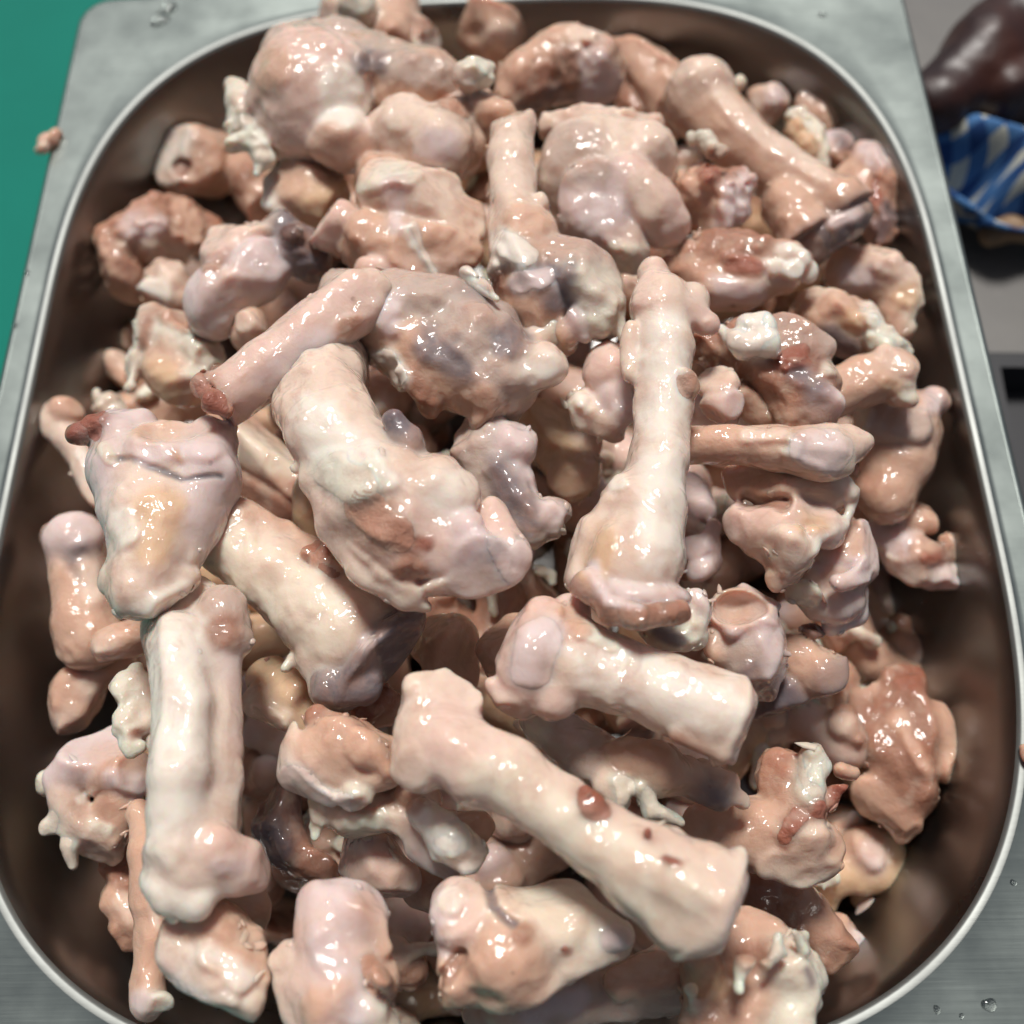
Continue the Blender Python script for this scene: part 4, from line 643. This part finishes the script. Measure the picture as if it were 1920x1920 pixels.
bone('meaty_shank', 'reddish tan shank with a white knob beside the square end of the longest bone', 2, [
    C('tan', (1330, 1570, 60), (1420, 1560, 66), (1490, 1570, 72)), C('meat', (1470, 1450, 56), (1490, 1510, 60), (1500, 1570, 60)), C('fat', (1525, 1430, 30, 6), (1520, 1490, 34, 6), rag=.7, part='fat_knob'), C('pale', (1450, 1620, 36, 4), (1530, 1640, 40, 0)), C('tan', (1540, 1580, 38), (1570, 1640, 28, 0)), C('red', (1470, 1570, 18, 15), (1500, 1530, 18, 14), (1540, 1520, 20, 10), rag=.7, part='meat_scrap'), E('pale', 1520, 1560, 34, 26, 30, 8), C('red', (1560, 1510, 16, 2), (1570, 1490, 16, 2), rag=1), C('tan', (1580, 1440, 16, -2), (1605, 1448, 12, -3)), X('tan', 1585, 1610, 20, 15, k=2)], vox=.5)
bone('dark_joint', 'brown angular joint lying deep at the near right of the pan', -32, [
    C('brown', (1690, 1290, 46), (1690, 1380, 72), (1700, 1470, 62), (1690, 1540, 38), amp=.35, rag=.08), C('tan', (1740, 1360, 46), (1790, 1440, 32, 2), (1818, 1455, 16, 2), rag=.08), C('brown', (1620, 1340, 34), (1660, 1400, 54), amp=.35, rag=.08), C('tan', (1640, 1500, 42), (1700, 1555, 32), rag=.08),
    C('red', (1700, 1275, 22, 3), (1722, 1258, 16, 3), rag=.7), C('tan', (1690, 1350, 16, 9), (1745, 1445, 16, 8), k=1.2, rag=.05), C('tan', (1610, 1310, 22), (1640, 1300, 22))], vox=.55, facets=7)
bone('deep_bone', 'dark reddish bone below the reddish tan shank', -20, [C('brown', (1420, 1680, 50), (1500, 1720, 56), (1560, 1780, 46)), C('tan', (1520, 1690, 34, 4), (1540, 1740, 30, 4)), C('tan', (1560, 1800, 30), (1590, 1790, 22))], vox=.65)
# --- bones buried deeper in the heap: they close the gaps
rnd = random.Random(5)
deep = []
for j in range(15):
    for i in range(12):
        px = 220 + i * 128 + rnd.uniform(-45, 45); py = 170 + j * 118 + rnd.uniform(-45, 45)
        ex = (px - 950) / 800; ey = (py - 960) / 960; r = math.hypot(ex, ey)
        if r > 1.0: continue
        deep.append((px, py, -4 - 32 * r ** 2 - (14 if (i + j) % 2 else 0)))
deep += [(490, 1200, -16), (450, 1250, -20), (770, 1700, -16), (560, 1190, -14), (930, 1130, 0), (1650, 1180, -40), (1740, 1200, -44), (1620, 1640, -38), (1700, 1680, -44), (1560, 1640, -34), (1790, 1330, -46), (1640, 1250, -36), (1560, 1370, -26), (1500, 1350, -20), (1770, 1560, -48), (1480, 1840, -26), (1620, 1800, -40), (1760, 900, -42), (1790, 1180, -48), (130, 1180, -44), (200, 640, -44)]
kinds = []
for v in range(14):
    a = rnd.uniform(0, math.pi); L_ = rnd.uniform(60, 105); dx, dy = math.cos(a) * L_, math.sin(a) * L_; w = rnd.uniform(38, 54); cc = rnd.choice(['tan', 'tan', 'pink', 'meat', 'gel', 'gtan']); px, py = 960, 900
    o = bone('buried_bone', 'brown boiled bone buried in the gaps under the heap', -30, [
        C(cc, (px - dx, py - dy, w * 1.15, -4), (px, py, w * .8), (px + dx, py + dy, w * 1.15, -4)), E('tan', px - dx * 1.1, py - dy * 1.1, w, w * .8, rnd.uniform(0, 180), 2), E('meat', px + dx, py + dy, w * .8, w, rnd.uniform(0, 180), 2, rag=.6),
        E('pale', px + dx * .9 - dy * .3, py + dy * .9 + dx * .3, w * .55, w * .7, rnd.uniform(0, 180), 4), E('cart', px - dx * 1.2 + dy * .35, py - dy * 1.2 - dx * .35, w * .5, w * .65, rnd.uniform(0, 180), 3), C('fat', (px + rnd.uniform(-60, 60), py + rnd.uniform(-50, 50), 16, 8), (px + rnd.uniform(-60, 60), py + rnd.uniform(-50, 50), 14, 8), geo=True, rag=1.0)],
        vox=.75, group='bones buried under the heap'); kinds.append(o)
for q, (px, py, z) in enumerate(deep):
    o = kinds[q % len(kinds)]
    if q >= len(kinds): o = o.copy(); COL.objects.link(o)
    w, s_ = at(px, py, (z - 16) * 1e-3); o.location = w; o.rotation_euler = (rnd.uniform(-.6, .6), rnd.uniform(-.6, .6), rnd.uniform(0, 6.28))

# ------------------------------------------------------------------ crumbs and drops on the flange
bone('meat_crumb', 'tan meat crumb stuck on the left outer edge of the pan', .5, [C('tan', (105, 250, 13), (92, 268, 16), (80, 285, 9), rag=.4), E('pale', 88, 282, 10, 12, 0, 1)], vox=.4, cat='crumb', group='crumbs on the pan rim')
bone('meat_crumb', 'tiny brown crumb on the right rim of the pan', .5, [C('tan', (1917, 1405, 8), (1922, 1425, 10), (1915, 1435, 7), rag=.4)], vox=.4, cat='crumb', group='crumbs on the pan rim')
m, nt, b, L = new_mat('clear_water'); b.inputs['Transmission Weight'].default_value = 1; b.inputs['Roughness'].default_value = .03; b.inputs['IOR'].default_value = 1.33
def drop(px, py, r, label, sx=1.0, ang=0.0, z=-.0004):
    w, s = at(px, py, z); r *= s; V, F = [], []; n, k = 20, 5
    for i in range(k):
        t = i / k * math.pi / 2
        for q in range(n):
            u = 2 * math.pi * q / n; rr = r * math.cos(t) * (1 + .12 * math.sin(2 * u + px) + .08 * math.sin(3 * u + py)); x, y = rr * math.cos(u) * sx, rr * math.sin(u)
            V.append((x * math.cos(ang) - y * math.sin(ang), x * math.sin(ang) + y * math.cos(ang), r * .42 * math.sin(t)))
    V.append((0, 0, r * .42))
    for i in range(k - 1):
        for q in range(n): F.append((i * n + q, i * n + (q + 1) % n, (i + 1) * n + (q + 1) % n, (i + 1) * n + q))
    for q in range(n): F.append(((k - 1) * n + q, (k - 1) * n + (q + 1) % n, k * n))
    o = link('water_drop', mesh_py('water_drop', V, F), m); o.location = w; tag(o, label, 'water drop', 'water drops on the pan flange')
drop(1855, 1884, 13, 'largest water drop on the near right flange corner')
drop(1757, 1893, 7, 'small round water drop left of the largest drop on the near right flange')
drop(1803, 1905, 5, 'tiny water drop between two larger drops on the near right flange')
drop(1900, 1655, 6, 'tiny water drop beside the right rim above the near right corner')
drop(314, 16, 15, 'water drop on the far left flange next to a wet smear', 1.3, .4)
drop(300, 40, 10, 'flat wet smear below the drop on the far left flange', 2.2, .5)
drop(50, 512, 7, 'water drop on the left flange edge level with the lavender knuckle', .7)
drop(28, 610, 7, 'lower of two water drops on the left flange edge', .7)
drop(1542, 28, 6, 'small water drop on the far right flange', 1.2)

# ------------------------------------------------------------------ things on the counter beyond the pan
def blob(name, label, cat, z, prims, mat, vox=2.0):
    o = bone(name, label, z, prims, vox=vox, cat=cat, group=None); o.data.materials.clear(); o.data.materials.append(mat); return o
M_ROAST = plain_mat('dark_roasted_skin', (.016, .008, .010), (.07, .02, .011), 30, .42, .3)
PAL['roast'] = ((.1, .04, .02), .3, .8)
blob('roast_joint', 'dark brown glazed roast joint lying beyond the right corner of the pan', 'roast', -40, [C('roast', (1760, 190, 60), (1850, 110, 85), (1960, 20, 95), (2080, -80, 90)), C('roast', (1880, 170, 60), (1990, 140, 70))], M_ROAST)
M_DARKPAN = plain_mat('black_enamel', (.012, .013, .016), (.02, .02, .024), 20, .45)
def box(name, label, cat, cx, cy, z0, z1, hx, hy, rot, mat):
    w, s = at(cx, cy, z1); V = []
    ins = .006
    for (z, k) in ((z0, .004), (z1 - .004, 0), (z1, .003)):
        for (a, b_) in ((-1, -1), (1, -1), (1, 1), (-1, 1)):
            x, y = a * (hx - k), b_ * (hy - k); V.append((x * math.cos(rot) - y * math.sin(rot), x * math.sin(rot) + y * math.cos(rot), z))
    for (z, k) in ((z1, .008), (z1 - .012, .010)):
        for (a, b_) in ((-1, -1), (1, -1), (1, 1), (-1, 1)):
            x, y = a * (hx - k), b_ * (hy - k); V.append((x * math.cos(rot) - y * math.sin(rot), x * math.sin(rot) + y * math.cos(rot), z))
    F = [(3, 2, 1, 0)]
    for i in range(4):
        for q in range(4): F.append((i * 4 + q, i * 4 + (q + 1) % 4, (i + 1) * 4 + (q + 1) % 4, (i + 1) * 4 + q))
    F.append((16, 17, 18, 19))
    o = link(name, mesh_py(name, V, F, False), mat); o.location = (w[0], w[1], 0); return tag(o, label, cat)
box('black_tray', 'black tray edge on the counter right of the pan', 'tray', 2080, 860, ZT, ZT + .016, .035, .040, -.05, M_DARKPAN)
# checked cloth: a crumpled sheet with a woven blue and white check
def cloth_mat():
    m, nt, b, L = new_mat('blue_check_cloth'); uv = nd(nt, 'ShaderNodeAttribute', attribute_name='UVc'); sp = nd(nt, 'ShaderNodeSeparateXYZ'); L(uv.outputs['Vector'], sp.inputs[0])
    fs = []
    for a in ('X', 'Y'):
        q = nd(nt, 'ShaderNodeMath', operation='MULTIPLY'); L(sp.outputs[a], q.inputs[0]); q.inputs[1].default_value = 95.0
        f = nd(nt, 'ShaderNodeMath', operation='FRACT'); L(q.outputs[0], f.inputs[0]); g = nd(nt, 'ShaderNodeMath', operation='GREATER_THAN'); L(f.outputs[0], g.inputs[0]); g.inputs[1].default_value = .5; fs.append(g.outputs[0])
    s = nd(nt, 'ShaderNodeMath', operation='ADD'); L(fs[0], s.inputs[0]); L(fs[1], s.inputs[1]); h = nd(nt, 'ShaderNodeMath', operation='MULTIPLY'); L(s.outputs[0], h.inputs[0]); h.inputs[1].default_value = .5
    r = nd(nt, 'ShaderNodeValToRGB'); r.color_ramp.elements[0].color = (.50, .50, .43, 1); r.color_ramp.elements[1].color = (.006, .045, .17, 1); e = r.color_ramp.elements.new(.5); e.color = (.05, .15, .34, 1)
    L(h.outputs[0], r.inputs[0]); L(r.outputs[0], b.inputs['Base Color']); b.inputs['Roughness'].default_value = .85; return m
w0, s0 = at(1880, 320, -.045)
nx, ny = 90, 70; U, Wv = np.meshgrid(np.linspace(-.045, .085, nx), np.linspace(-.023, .027, ny), indexing='ij')
ux = .93; uy = -.30
Xc = w0[0] + U * ux + Wv * .35; Yc = w0[1] + U * uy + Wv * .95
Xc = Xc + .004 * np.sin(Wv * 210 + U * 40); Yc = Yc * 1.0 + (-.35 * Wv) + .004 * np.sin(U * 150 + Wv * 90)
Zc = ZT + .003 + .020 * np.abs(np.sin(Wv * 105 + 1.4 * np.sin(U * 70) + .5)) + .008 * np.sin(U * 95 + Wv * 80)
Zc = np.maximum(Zc, ZT + .002) * 1.0
V = np.stack([Xc, Yc, Zc], -1).reshape(-1, 3); i = np.arange(nx * ny).reshape(nx, ny); Q = np.stack([i[:-1, :-1], i[1:, :-1], i[1:, 1:], i[:-1, 1:]], -1).reshape(-1, 4)
me = mesh_np('checked_cloth', V, Q); a = me.attributes.new('UVc', 'FLOAT_VECTOR', 'POINT'); a.data.foreach_set('vector', np.stack([U, Wv, U * 0], -1).astype(np.float32).ravel())
o = link('checked_cloth', me, cloth_mat()); md = o.modifiers.new('thick', 'SOLIDIFY'); md.thickness = .0012
tag(o, 'crumpled blue and white checked cloth lying right of the pan', 'cloth')
M_TAN = plain_mat('tan_crumb', (.22, .13, .07), (.36, .24, .14), 60, .6, .3)
blob('bread_crust', 'small tan crust on the counter below the checked cloth', 'crust', -60, [C('tan', (1860, 435, 20), (1895, 425, 24), (1930, 440, 20), rag=.5)], M_TAN, 1.0)
